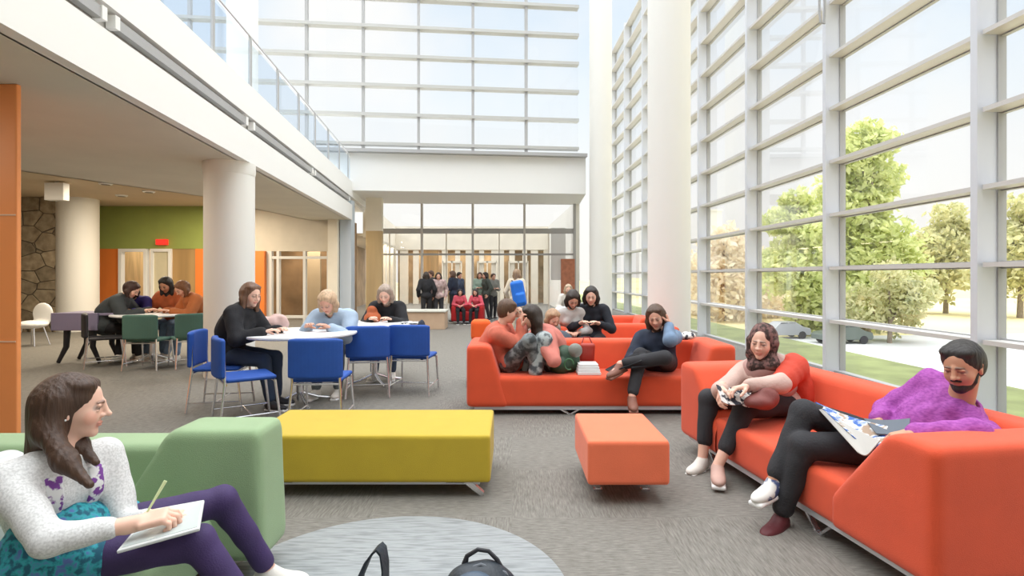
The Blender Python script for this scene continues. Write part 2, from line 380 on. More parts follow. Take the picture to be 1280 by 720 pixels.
def person(label, size, q, cols, hair, res=.006, group=None, cat='person', extra=None):
    """q: dict of points in scene coordinates."""
    s = 1.136*size; g = lambda k, d=None: q.get(k, d)
    Pv, N, C = V(q['pelvis']), V(q['neck']), V(q['head'])
    root = empty('person', (Pv.x, Pv.y, g('base', 0)), label, cat, group)
    skin = SKIN[cols.get('skin', 'light')]; sk = skinmat(); lip = tuple(np.array(skin)*(.86, .60, .60)); haircol = cols.get('hair', (.05, .025, .012))
    brow = tuple(np.array(haircol)*.65+np.array(skin)*.22)
    hipf = V(q.get('hipf', q['fwd'])); fw = V(q['fwd']); up = (N-Pv).normalized()
    fw = (fw-up*fw.dot(up)).normalized(); rt = fw.cross(up); hipr = (hipf-Vector((0, 0, 1))*hipf.z).normalized().cross(Vector((0, 0, 1)))
    mid = V(g('mid', (Pv+N)/2-fw*.03*s)); T = [rt, fw, up]; hip = [hipr, Vector((0, 0, 1)).cross(hipr), Vector((0, 0, 1))]
    fem = cols.get('fem', True); sw = (.165 if fem else .19)*s
    S = {x: N-up*.055*s+rt*(sw*sg)+V(g('shift_'+x, (0, 0, 0))) for x, sg in (('r', 1), ('l', -1))}
    H = {x: Pv+hipr*(.088*s*sg) for x, sg in (('r', 1), ('l', -1))}
    W = {x: V(q['w'+x]) for x in 'rl'}; E = {x: ik(S[x], W[x], .285*s, .25*s, q.get('e'+x, S[x]+Vector((0, 0, -1))-fw*.2)) for x in 'rl'}
    An = {x: V(q['a'+x]) for x in 'rl'}; th = g('thigh', .43)*s; shn = g('shin', .42)*s
    K = {x: ik(H[x], An[x], th, shn, q.get('k'+x, (H[x]+An[x])/2+hipf+Vector((0, 0, .5)))) for x in 'rl'}
    hr, hf, hu = frame(q['hf'], q.get('hu', (0, 0, 1)), q.get('roll', 0)); HR = (hr, hf, hu)
    hb = C-hu*.06*s-hf*.02*s
    fin = SDF(); head_sdf(fin, C, HR, s, skin, lip, brow, male=not fem)
    fin.cone(N-up*.03*s, hb, (.052 if fem else .06)*s, (.048 if fem else .056)*s, skin, k=.025*s)
    chunks = [(fin, res*.62*s)]
    def torso(sd, e, col=None, k=.05, hips=True, legs=False):
        if hips: sd.ell(Pv+Vector((0, 0, .015*s)), (.165*s+e, .115*s+e, .105*s+e), hip, col, k=k*s)
        sd.ell(mid, (.135*s+e, .105*s+e, .15*s+e), T, col, k=k*s)
        cc = Pv.lerp(N, .5)*.25+mid.lerp(N, .45)*.75
        sd.ell(cc, (.148*s+e, .108*s+e, .16*s+e), T, col, k=k*s)
        if fem:
            for x in (-1, 1): sd.ell(cc+fw*.07*s+rt*x*.065*s+up*.01*s, (.06*s+e, .055*s+e, .06*s+e), T, col, k=.03*s)
        sd.cone(S['l'].lerp(S['r'], .12), S['r'].lerp(S['l'], .12), .058*s+e, .058*s+e, col, k=k*s)
        sd.cone(N-up*.05*s, N-up*.015*s, .07*s+e, .052*s+e, col, k=.04*s)
    co = SDF(); torso(co, 0, skin)
    for x in 'rl':
        co.cone(S[x], E[x], .05*s, .038*s, skin, k=.02*s); co.cone(E[x], E[x].lerp(W[x], .97), .039*s, .0255*s, skin, k=.015*s)
        co.cone(H[x], K[x], .078*s, .052*s, skin, k=.03*s); co.cone(K[x], An[x], .052*s, .034*s, skin, k=.02*s)
        cl = (K[x].lerp(An[x], .3)); kn = (K[x]-H[x]).normalized(); co.cone(K[x].lerp(An[x], .1), K[x].lerp(An[x], .5), .05*s, .045*s, skin, k=.02*s)
        td = V(q['t'+x]).normalized(); co.cone(An[x]-Vector((0, 0, .03*s)), An[x]+td*.12*s-Vector((0, 0, .05*s)), .034*s, .026*s, skin, k=.02*s)
        hd = V(q.get('h'+x, W[x]-E[x])); pn = V(q.get('p'+x, (0, 0, -1))); sidev = q.get('s'+x, fw if True else 0)
        hs = SDF(); Wd = W[x]; hand(hs, Wd, hd, pn, sidev, s*1.02, q.get('c'+x, .35), skin)
        hs.cone(E[x].lerp(Wd, .55), Wd, .031*s, .0255*s, skin, k=.012*s)
        chunks.append((hs, res*.62*s))
    chunks.append((co, max(res*1.6, .012)*s))
    sdf_obj('body', chunks, 0, sk, root)
    # hair
    if hair:
        hm = mat('hair_%.3f_%.3f_%.3f' % haircol, haircol, .55, bump=.4, bscale=90, var=.3, vscale=55, stretch=(1, 1, .10))
        hs, p, drop = hair_sdf(C, HR, s, hair if hair in ('long', 'mid', 'bob', 'short', 'bun') else 'short'); A = [hr, hf, hu]
        dn = Vector((0, 0, -1))
        if hair == 'long':
            for x in (-1, 1):
                a = p(x*.060, -.040, .03); b = p(x*.074, -.050, -.075)
                c = b+dn*.12*s-hf*.015*s+hr*x*.012*s; d = c+dn*.14*s+hf*.055*s-hr*x*.015*s
                if q.get('hairf_'+('r' if x > 0 else 'l')): d = V(q['hairf_'+('r' if x > 0 else 'l')]); c = b.lerp(d, .5)+(b-C)*.12
                hs.cone(a, b, .042*s, .040*s, k=.03*s); hs.cone(b, c, .040*s, .034*s, k=.04*s); hs.cone(c, d, .034*s, .013*s, k=.04*s)
            hs.cone(p(0, -.06, .0), C-hf*.10*s+dn*.30*s, .075*s, .055*s, k=.05*s)
        elif hair in ('mid', 'bob'):
            L = .17 if hair == 'mid' else .09
            for x in (-1, 1):
                a = p(x*.068, -.01, .03); b = p(x*.084, -.005, -.05); c = b+dn*L*.7*s
                hs.cone(a, b, .033*s, .032*s, k=.03*s); hs.cone(b, c, .032*s, .022*s, k=.03*s)
            hs.cone(p(0, -.06, .0), C-hf*.075*s+dn*(L+.06)*s, .072*s, .05*s, k=.04*s)
        elif hair == 'bun':
            hs.ell(p(0, -.125, .045), (.04*s, .04*s, .04*s), A, k=.01*s)
        hair_finish(hs, p, s, A)
        if q.get('bangs'):
            hs.cone(p(-.06, .075, .055), p(.06, .075, .055), .016*s, .016*s, k=.02*s)
        hs.wr = wrinkle(.0013*s, 240/s, 3, .08)
        sdf_obj('hair', hs, res*.75*s, hm, root)
        if cols.get('beard'):
            bd = SDF(); bd.ell(p(0, .034, -.082), (.051*s, .052*s, .040*s), A, k=.02*s); bd.ell(p(0, .072, -.098), (.028*s, .022*s, .022*s), A, k=.02*s)
            for x in (-1, 1): bd.cone(p(x*.062, .0, -.02), p(x*.050, .03, -.065), .009*s, .015*s, k=.02*s)
            bd.cone(p(-.02, .092, -.047), p(.02, .092, -.047), .0055*s, .0055*s, k=.006*s)
            bd.ell(p(0, .10, -.061), (.024*s, .02*s, .0095*s), A, k=.006*s, op='s')
            sdf_obj('beard', bd, res*.62*s, hm, root)
    # top
    e = cols.get('loose', .016)*s; sl = cols.get('sleeve', .93); tp = SDF(); torso(tp, e, k=.05)
    for x in 'rl':
        if x in cols.get('nosleeve', ''): continue
        tp.cone(S[x], E[x], .056*s+e, .044*s+e, k=.03*s)
        if sl > 0: tp.cone(E[x], E[x].lerp(W[x], sl), .044*s+e, .030*s+e*.8, k=.02*s)
    tp.ell(N+up*.02*s+fw*.03*s, (.06*s, .05*s, .035*s), T, k=.012*s, op='s')
    tp.wr = wrinkle(cols.get('wr', .004)*s, 45/s, 5)
    sdf_obj(cols.get('topname', 'sweater'), tp, res*1.25*s, cols['top'], root)
    # trousers
    e2 = cols.get('loose2', .014)*s; tr = SDF(); tr.ell(Pv+Vector((0, 0, .0)), (.165*s+e2, .115*s+e2, .10*s+e2), hip, k=.04*s)
    hem = cols.get('hem', .9)
    for x in 'rl':
        tr.cone(H[x], K[x], .080*s+e2, .056*s+e2, k=.035*s); tr.cone(K[x], K[x].lerp(An[x], hem), .056*s+e2, .040*s+e2, k=.02*s)
    tr.wr = wrinkle(.0035*s, 40/s, 9)
    sdf_obj(cols.get('botname', 'trousers'), tr, res*1.5*s, cols['bottom'], root)
    # shoes
    for x in 'rl':
        sm = cols.get('shoe_'+x, cols.get('shoe'))
        if sm is None: continue
        td = V(q['t'+x]).normalized(); z = V(q.get('u'+x, (0, 0, 1))); z = (z-td*z.dot(td)).normalized(); sd_ = td.cross(z); A2 = [sd_, td, z]; a = An[x]
        sh = SDF(); sh.ell(a-z*.045*s-td*.01*s, (.038*s, .052*s, .045*s), A2, k=.02*s)
        sh.ell(a-z*.052*s+td*.105*s, (.046*s, .085*s, .034*s), A2, k=.04*s); sh.cone(a-z*.01*s, a-z*.05*s+td*.06*s, .038*s, .038*s, k=.03*s)
        sh.ell(a+z*.045*s-td*.005*s, (.030*s, .034*s, .035*s), A2, k=.01*s, op='s')
        sh.box(a-z*.125*s+td*.05*s, (.1*s, .2*s, .045*s), A2, k=.005*s, op='s')
        so = sdf_obj('shoe', sh, res*.9*s, sm, root)
        sl_ = SDF(); sl_.box(a-z*.080*s+td*.060*s, (.034*s, .120*s, .010*s), A2, .009*s)
        sl_.box(a-z*.080*s+td*.10*s, (.042*s, .078*s, .010*s), A2, .009*s, k=.02*s)
        sdf_obj('sole', sl_, res*.9*s, cols.get('sole', MATS['white_paint']), so)
        if cols.get('lace'):
            lc = MB()
            for t in (.035, .06, .085, .11): c0 = a+td*t*s-z*(.005+t*.20)*s; lc.tube([c0-sd_*.022*s, c0+z*.006*s, c0+sd_*.022*s], .004*s, 6)
            lc.build('laces', cols['lace'], so)
    info = dict(torso=torso, root=root, S=S, E=E, W=W, K=K, A=An, H=H, C=C, R=HR, s=s, N=N, T=T, Pv=Pv, mid=mid, skin=skin, res=res)
    if extra: extra(info)
    return info
def sitter(label, x, y, seat, yaw, cols, hair, size=1, lean=.0, headdown=.3, headyaw=0, hands='lap', tablez=.84, res=.011, group=None, feet=.2, extra=None, hdrop=0, **over):
    """seated figure facing yaw (0 = +Y, radians counter-clockwise)"""
    s = 1.136*size; R = Matrix.Rotation(yaw, 3, 'Z'); o = Vector((x, y, 0))
    L = lambda a, b, c: o+R @ (Vector((a, b, 0))*s)+Vector((0, 0, c))
    z = seat+.10*s; q = {}
    q['pelvis'] = L(0, 0, z); q['fwd'] = R @ Vector((0, 1, -.1)); nf = math.sin(lean)*.5; nz = math.cos(lean)*.5*s
    q['neck'] = L(0, nf, z+nz); q['mid'] = L(0, nf*.3-.05, z+nz*.5)
    hd = lean*.5+headdown
    q['head'] = L(0, nf+.05+.09*math.sin(hd), z+nz+(.135+hdrop)*s)
    q['hf'] = R @ (Matrix.Rotation(headyaw, 3, 'Z') @ Vector((0, math.cos(headdown), -math.sin(headdown)))); q['hu'] = (0, 0, 1)
    nk = q['neck']
    if hands == 'lap': q['wr'] = L(.09, .30, z+.14*s); q['wl'] = L(-.09, .30, z+.14*s)
    elif hands == 'table': q['wr'] = L(.14, nf+.30, tablez+.035*s); q['wl'] = L(-.12, nf+.32, tablez+.035*s)
    elif hands == 'face': h = q['head']; q['wr'] = h+R @ Vector((.06, .06, 0))*s-Vector((0, 0, .15*s)); q['wl'] = h+R @ Vector((-.06, .06, 0))*s-Vector((0, 0, .15*s)); q['hr'] = (0, 0, 1); q['hl'] = (0, 0, 1); q['pr'] = q['pl'] = R @ Vector((0, -1, 0))
    elif hands == 'hold': q['wr'] = L(.12, .36, z+.26*s); q['wl'] = L(-.12, .36, z+.26*s)
    q['er'] = L(.45, -.05, z+.1*s); q['el'] = L(-.45, -.05, z+.1*s)
    q['sr'] = R @ Vector((-1, 0, .3)); q['sl'] = R @ Vector((1, 0, .3))
    q['ar'] = L(.11, .40+feet*.5, .09*s); q['al'] = L(-.11, .40+feet*.2, .09*s)
    q['kr'] = L(.14, 1, z+.8); q['kl'] = L(-.14, 1, z+.8); q['tr'] = R @ Vector((.15, 1, 0)); q['tl'] = R @ Vector((-.15, 1, 0))
    q.update(over)
    return person(label, size, q, cols, hair, res, group, extra=extra)

# ------------------------------------------------------------------ world, camera
w = bpy.data.worlds.new('world'); SC.world = w; w.use_nodes = True
N, L = w.node_tree.nodes, w.node_tree.links; bg = N['Background']
tc = N.new('ShaderNodeTexCoord'); sx = N.new('ShaderNodeSeparateXYZ'); L.new(tc.outputs['Generated'], sx.inputs[0])
rp = N.new('ShaderNodeValToRGB'); L.new(sx.outputs['Z'], rp.inputs[0]); e = rp.color_ramp.elements
e[0].position = 0; e[0].color = (.74, .72, .68, 1); e[1].position = 1; e[1].color = (3.3, 3.35, 3.4, 1)
for p, c in ((.12, (.74, .74, .72, 1)), (.30, (.64, .70, .75, 1)), (.46, (.52, .62, .72, 1)), (.60, (2.2, 2.3, 2.4, 1))):
    x = rp.color_ramp.elements.new(p); x.color = c
nz = N.new('ShaderNodeTexNoise'); nz.inputs['Scale'].default_value = 2.2; nz.inputs['Detail'].default_value = 5; L.new(tc.outputs['Generated'], nz.inputs['Vector'])
mr = N.new('ShaderNodeMapRange'); mr.inputs['From Min'].default_value = .45; mr.inputs['From Max'].default_value = .65; L.new(nz.outputs['Fac'], mr.inputs['Value'])
mx = N.new('ShaderNodeMix'); mx.data_type = 'RGBA'; mk = N.new('ShaderNodeMapRange'); mk.inputs['From Min'].default_value = .5; mk.inputs['From Max'].default_value = .56; mk.inputs['To Min'].default_value = 1; mk.inputs['To Max'].default_value = 0; L.new(sx.outputs['Z'], mk.inputs['Value']); mm = N.new('ShaderNodeMath'); mm.operation = 'MULTIPLY'; L.new(mr.outputs[0], mm.inputs[0]); L.new(mk.outputs[0], mm.inputs[1]); L.new(mm.outputs[0], mx.inputs['Factor']); L.new(rp.outputs[0], mx.inputs[6]); mx.inputs[7].default_value = (.74, .74, .73, 1)
L.new(mx.outputs[2], bg.inputs['Color']); bg.inputs['Strength'].default_value = 1.0
cd = bpy.data.cameras.new('camera'); cam = bpy.data.objects.new('camera', cd); COL.objects.link(cam)
cam.location = (0, 0, 1.5); cam.rotation_euler = (math.pi/2, 0, 0); cd.sensor_width = 36; cd.lens = 36*F0/1280; cd.shift_y = -15/1280
cd.clip_end = 2000; SC.camera = cam
SC.view_settings.view_transform = 'Standard'; SC.view_settings.look = 'None'; SC.view_settings.gamma = 1; SC.view_settings.use_curve_mapping = False
SC.view_settings.exposure = 0.46

# ------------------------------------------------------------------ setting: geometry lines
def BX(Y): return -3.03-.107*Y                 # balcony edge
def GX(Y): return 5.36-.0286*Y                 # glass plane of the long window wall
def carpet():
    m, nt, b = new_mat('carpet'); N, L = nt.nodes, nt.links
    tc = N.new('ShaderNodeTexCoord'); sep = N.new('ShaderNodeTexChecker'); sep.inputs['Scale'].default_value = 1.15; L.new(tc.outputs['Object'], sep.inputs['Vector'])
    outs = []
    for st in ((90, 9, 1), (14, 90, 1)):
        mp = N.new('ShaderNodeMapping'); mp.inputs['Scale'].default_value = st; L.new(tc.outputs['Object'], mp.inputs['Vector'])
        n = N.new('ShaderNodeTexNoise'); n.inputs['Scale'].default_value = 1; n.inputs['Detail'].default_value = 4; n.inputs['Roughness'].default_value = .65; L.new(mp.outputs[0], n.inputs['Vector']); outs.append(n.outputs['Fac'])
    mx = N.new('ShaderNodeMix'); L.new(sep.outputs['Fac'], mx.inputs[0]); L.new(outs[0], mx.inputs[2]); L.new(outs[1], mx.inputs[3])
    r = N.new('ShaderNodeValToRGB'); e = r.color_ramp.elements; e[0].position = .30; e[0].color = (.120, .111, .095, 1); e[1].position = .72; e[1].color = (.262, .250, .222, 1)
    L.new(mx.outputs[0], r.inputs[0]); L.new(r.outputs[0], b.inputs['Base Color']); b.inputs['Roughness'].default_value = .85
    f = N.new('ShaderNodeTexNoise'); f.inputs['Scale'].default_value = 220; L.new(tc.outputs['Object'], f.inputs['Vector'])
    bp = N.new('ShaderNodeBump'); bp.inputs['Strength'].default_value = .35; bp.inputs['Distance'].default_value = .01; L.new(f.outputs[0], bp.inputs['Height']); L.new(bp.outputs[0], b.inputs['Normal'])
    return m
fl = struct(MB().prism([(-16, -3), (GX(-3)+.1, -3), (GX(32)+.1, 32), (-16, 32)], -.2, 0), 'floor', carpet())

struct(MB().box((-16, -3.3, 0), (GX(-3)+.1, -3, 11.6)), 'wall_rear_unseen', mat('unseen_rear_wall', (.35, .33, .30), .8, var=.05))  # out of view, added to block sky light from behind the camera
struct(MB().box((-16.2, -3.3, 0), (-16, 20, 11.6)), 'wall_far_left_unseen', mat('unseen_upper_wall', (.6, .58, .55), .8, var=.05))  # out of view, added to cut the sky light from the left
# balcony slab, soffit, fascia
c = struct(MB().prism([(-16, -2), (BX(-2)-.12, -2), (BX(17)-.12, 17), (-6.2, 17), (-6.5, 14.3), (-6.6, 12), (-8.0, 9), (-16, 8.4)], 3.2, 3.55), 'ceiling', soffit)
c = struct(MB().prism([(-16, 8.0), (-7.9, 8.4), (-6.4, 12), (-6.0, 17.4), (-16, 17.4)], 3.62, 3.75), 'ceiling', mat('ceiling_tan', (.62, .5, .34), .8, var=.05, vscale=1))
c = struct(MB().prism([(-16, -2), (BX(-2)-.16, -2), (BX(20)-.16, 20.2), (-16, 20.2)], 3.8, 4.05), 'ceiling', white)
c = struct(MB().prism([(-16.0, 8.4), (-8.0, 9), (-6.6, 12), (-6.5, 14.3), (-6.2, 17), (-6.15, 17), (-6.45, 14.3), (-6.55, 12), (-7.95, 8.95), (-16, 8.3)], 3.2, 3.8), 'trim_1', soffit)
m = MB().seg((BX(-2), -2), (BX(17), 17), -.14, 3.2, 3.66); struct(m, 'trim_2', white)
m = MB().seg((BX(-2)-.1, -2), (BX(17)-.1, 17), -.05, 3.66, 3.89); struct(m, 'trim_3', mat('groove_grey', (.45, .44, .42), .6, var=.1))
m = MB().seg((BX(-2), -2), (BX(20.2), 20.2), -.14, 3.89, 4.36); struct(m, 'trim_4', white)
# linear lights in the groove
for i, (y0, y1) in enumerate(((2.2, 4.9), (5.05, 8.3), (8.55, 12.2), (12.4, 16.6))):
    m = MB().bar((BX(y0)-.045, y0, 3.79), (BX(y1)-.045, y1, 3.79), .07, .10)
    o = empty('linear_light', (BX(y0), y0, 3.74), ('grey linear light fitting in the balcony groove, ' + ('nearest of the four', 'second from the camera', 'third from the camera', 'farthest of the four')[i]), 'light', 'light fittings in the balcony groove')
    m.build('housing', greyf, o)
    for k in (y0+.02, y1-.02): MB().bar((BX(k)-.04, k-.03, 3.79), (BX(k)-.04, k+.03, 3.79), .09, .12).build('end_cap', white, o)
# railing
rail = empty('balcony_railing', (BX(9)-.08, 9, 4.36), 'glass balcony railing with slim grey posts above the white fascia', 'railing')
ys = [3.2+1.35*k for k in range(13)]
for i, y in enumerate(ys):
    MB().bar((BX(y)-.07, y, 4.30), (BX(y)-.07, y, 5.16), .035, .05).build('post', greyf, rail)
    if i: 
        a = ys[i-1]+.05; b = y-.05
        MB().seg((BX(a)-.065, a), (BX(b)-.065, b), -.012, 4.40, 5.08).build('glass_panel', glass('rail_glass', (.90, .95, 1), .05), rail)
MB().tube([(BX(2.6)-.07, 2.6, 5.17), (BX(19.6)-.07, 19.6, 5.17)], .022, 10).build('handrail', chrome, rail)

# columns
def column(x, y, r, h, z0=0):
    struct(MB().lathe((x, y, z0), [(r, 0), (r, h)], 64), 'column', colpaint, smooth=40)
column(2.64, 9.42, .35, 12); column(2.73, 17.25, .345, 12)
cx1 = (287-640)/F0*8.5; column(cx1, 8.5, .352, 3.2)
struct(MB().lathe((cx1, 8.5, 3.02), [(.355, 0), (.365, .06), (.365, .18)], 64), 'column', colpaint)
column((97-640)/F0*15.4, 15.4, .49, 3.62)
column((303-640)/F0*13.2, 13.2, .34, 8, 4.05)

# back wall: upper glazing, white band
def wp(t): return (-4.86+t, 17+.107*t)
ts = [5.29+1.65*k for k in range(-8, 2)]
zt = [5.5+.89*k for k in range(7)]
for i in range(len(ts)-1):
    a, b = wp(ts[i]), wp(ts[i+1]); n = i+1
    r = empty('window_%d' % n, (a[0], a[1], 5.3), kind='structure')
    MB().seg((a[0]-.04, a[1]+.02), (a[0]+.04, a[1]+.03), .16, 5.26, 11).build('mullion', greyf, r)
    for z in zt: MB().seg(a, b, .26, z-.045, z+.045, -.06).build('transom', mat('transom_grey', (.50, .50, .48), .5, .2, bump=.01), r)
    MB().seg(a, b, .02, 5.3, 11, .02).build('glass_pane', glass(), r)
a, b = wp(ts[0]), wp(6.94+.4)
struct(MB().seg(a, wp(7.2), .34, 5.24, 5.34, -.10), 'trim_5', greyf)
a = (BX(17), 17)
struct(MB().prism([wp(ts[0]), wp(7.2), (2.45, 20.45), (BX(20.2)-3, 19.9)], 4.1, 5.26), 'wall_back', white)
# lower glazing under the band
GY = 20.2; Lx = [(p-640)/F0*GY for p in (464, 527.5, 591, 655.5, 718)]
for i in range(4):
    r = empty('window_%d' % (20+i), (Lx[i], GY, 0), kind='structure')
    MB().box((Lx[i]-.04, GY-.08, 0), (Lx[i]+.04, GY+.06, 4.1)).build('mullion', alud, r)
    for z, t in ((3.12, .09), (2.28, .035)): MB().box((Lx[i], GY-.05, z-t), (Lx[i+1], GY+.05, z+t)).build('transom', greyf, r)
    MB().box((Lx[i], GY, 0), (Lx[i+1], GY+.015, 4.1)).build('glass_pane', glass(), r)
r = empty('window_24', (Lx[4], GY, 0), kind='structure'); MB().box((Lx[4]-.045, GY-.08, 0), (Lx[4]+.045, GY+.06, 4.1)).build('mullion', greyf, r)
for i, px in enumerate((487, 558, 624, 686)):
    x = (px-640)/F0*GY; struct(MB().box((x-.02, GY-.03, 0), (x+.02, GY+.03, 3.05)), 'trim_%d' % (10+i), mat('cream_frame', (.75, .7, .6), .5, bump=.01))

# court beyond the lower glazing
struct(MB().seg((BX(20.3), 20.3), (BX(30), 30), -.2, 2.9, 4.15), 'wall_court_left', cream)
struct(MB().seg((2.25, 20.3), (1.93, 30), .2, 0, 4.15), 'wall_court_right', mat('court_white', (.8, .78, .72), .7, var=.03))
struct(MB().box((-6.4, 29.9, 2.9), (2.2, 30.3, 4.15)), 'wall_far', cream)
for i in range(7):
    y = 20.9+1.45*i; x = BX(y)
    struct(MB().box((x-.12, y-.09, 0), (x+.06, y+.09, 2.95)), 'column', cream)
struct(MB().seg((BX(20.3)-1.6, 20.3), (BX(30)-1.6, 30), -.2, 0, 3), 'wall_court_inner', mat('court_brown', (.36, .26, .17), .7, var=.3, vscale=1.5))
struct(MB().prism([(BX(20.3)-1.8, 20.3), (BX(20.3), 20.3), (BX(30), 30), (BX(30)-1.8, 30)], 2.95, 3.05), 'ceiling', cream)
fx = -6.3
k = 0
for px, wd, mt_ in ((505, 10, cream), (520, 7, cream), (538, 20, wood), (556, 7, cream), (572, 6, cream), (586, 8, cream), (602, 6, cream), (622, 16, cream), (640, 7, cream), (656, 6, cream), (668, 9, cream), (684, 9, cream)):
    x = (px-640)/F0*30; hw = wd/F0*15
    struct(MB().box((x-hw, 29.95, 0), (x+hw, 30.15, 2.9)), 'wall_pier', mt_)
struct(MB().box((-6.4, 31.4, 0), (2.2, 31.6, 3)), 'wall_far_inner', mat('far_inner', (.36, .27, .17), .8, var=.45, vscale=1.6))
struct(MB().box((-6.4, 30.2, 2.92), (2.2, 31.5, 3.0)), 'ceiling', cream)
for px in (565, 609, 648):
    x = (px-640)/F0*29.9; d = empty('door_%d' % (k+1), (x, 29.9, 0), kind='structure'); k += 1
    MB().box((x-.5, 29.85, 2.2), (x+.5, 29.93, 2.3)).build('door_frame', cream, d)
    for q in (-.5, 0, .5): MB().box((x+q-.03, 29.85, 0), (x+q+.03, 29.93, 2.3)).build('door_stile', cream, d)
    MB().box((x-.5, 29.89, 0), (x+.5, 29.9, 2.2)).build('glass_pane', glass(), d)
struct(MB().box((1.72, 19.6, 0), (2.2, 19.75, 2.1)), 'wall_pier', mat('brick_red', (.42, .16, .09), .8, var=.2, vscale=8))
struct(MB().box((1.45, 20.9, 1.35), (2.0, 21.0, 3.3)), 'wall_pier', white)

# back wall of the low hall on the left (Y = 17)
Yb = 17.0; X_ = lambda px: (px-640)/F0*Yb; Z_ = lambda py: 1.5-(py-HY)/F0*Yb
struct(MB().box((X_(118), Yb, Z_(311)), (X_(262), Yb+.2, 3.75)), 'wall_back_left', greenw)
o = struct(MB().box((X_(118), Yb, 0), (X_(148), Yb+.2, Z_(311))), 'wall_panel', orange)
o = struct(MB().box((X_(244), Yb, 0), (X_(262), Yb+.2, Z_(311))), 'wall_panel', orange)
o = struct(MB().box((X_(214), Yb+.02, 0), (X_(244), Yb+.2, Z_(311))), 'wall_panel', mat('oak_panel', (.40, .25, .10), .6, var=.15, vscale=3, stretch=(1, 1, .1)))
for i, (a, b) in enumerate(((149, 184), (189, 215))):
    d = empty('door_%d' % (5+i), (X_(a), Yb, 0), kind='structure'); t = .09
    m = MB().box((X_(a), Yb-.05, 0), (X_(a)+t, Yb+.12, Z_(311))); m.box((X_(b)-t, Yb-.05, 0), (X_(b), Yb+.12, Z_(311))); m.box((X_(a)+t, Yb-.05, Z_(311)-t), (X_(b)-t, Yb+.12, Z_(311)))
    m.build('door_frame', white, d)
    if i: MB().box((X_(a)+t, Yb, .05), (X_(b)-t, Yb+.05, Z_(311)-t)).build('door_leaf', mat('pale_door', (.66, .6, .42), .6, var=.05), d)
struct(MB().box((-15.5, 19.2, 0), (-10.8, 19.4, 3.6)), 'wall_room', mat('warm_room', (.66, .48, .26), .8, var=.25, vscale=3, stretch=(3, 1, .3)))
struct(MB().box((X_(262), Yb+.05, 0), (X_(318), Yb+.25, 3.75)), 'wall_back_left', mat('tan_wall', (.5, .4, .27), .8, var=.05))
struct(MB().box((X_(317), Yb-.2, 0), (X_(334), Yb, Z_(314))), 'wall_panel', orange)
struct(MB().box((X_(317), Yb, Z_(314)), (X_(414), Yb+.2, 3.75)), 'wall_back_left', mat('beige_wall', (.60, .55, .46), .8, var=.05))
# glazed office front between orange panel and pier
r = empty('window_30', (X_(345), Yb, 0), kind='structure')
for px, wd in ((337, 3.4), (348, 1.6), (381, 1.6), (411, 1.8)): MB().box((X_(px-wd), Yb-.05, 0), (X_(px+wd), Yb+.1, Z_(314))).build('mullion', mat('pale_grey_frame', (.66, .65, .62), .5, bump=.01), r)
for z in (Z_(322), Z_(396)): MB().box((X_(335), Yb-.04, z-.04), (X_(412), Yb+.08, z+.04)).build('transom', MATS['pale_grey_frame'], r)
MB().box((X_(335), Yb+.02, 0), (X_(412), Yb+.035, Z_(320))).build('glass_pane', glass(), r)
struct(MB().box((-9.8, 20.0, 0), (-5.6, 20.2, 3.4)), 'wall_room', mat('brown_room', (.34, .22, .12), .8, var=.4, vscale=1.2))
struct(MB().box((X_(352), 19.0, 0), (X_(372), 19.1, 2.4)), 'wall_panel', mat('tan_wall', (.5, .4, .27)))
struct(MB().box((X_(413), Yb-.25, 0), (X_(425), Yb+.3, 3.8)), 'column', cream)
struct(MB().box((X_(426), Yb-.1, 0), (X_(440), Yb+.3, 3.8)), 'column', mat('blue_grey_panel', (.50, .56, .62), .5, bump=.02))
struct(MB().box((X_(440), Yb+1.6, 0), (X_(462), Yb+1.8, 3.0)), 'wall_panel', mat('pale_oak', (.58, .42, .22), .6, var=.15, vscale=3, stretch=(1, 1, .1)))
struct(MB().box((X_(440), Yb+1.6, 3.0), (X_(462), Yb+1.8, 4.1)), 'wall_panel', cream)

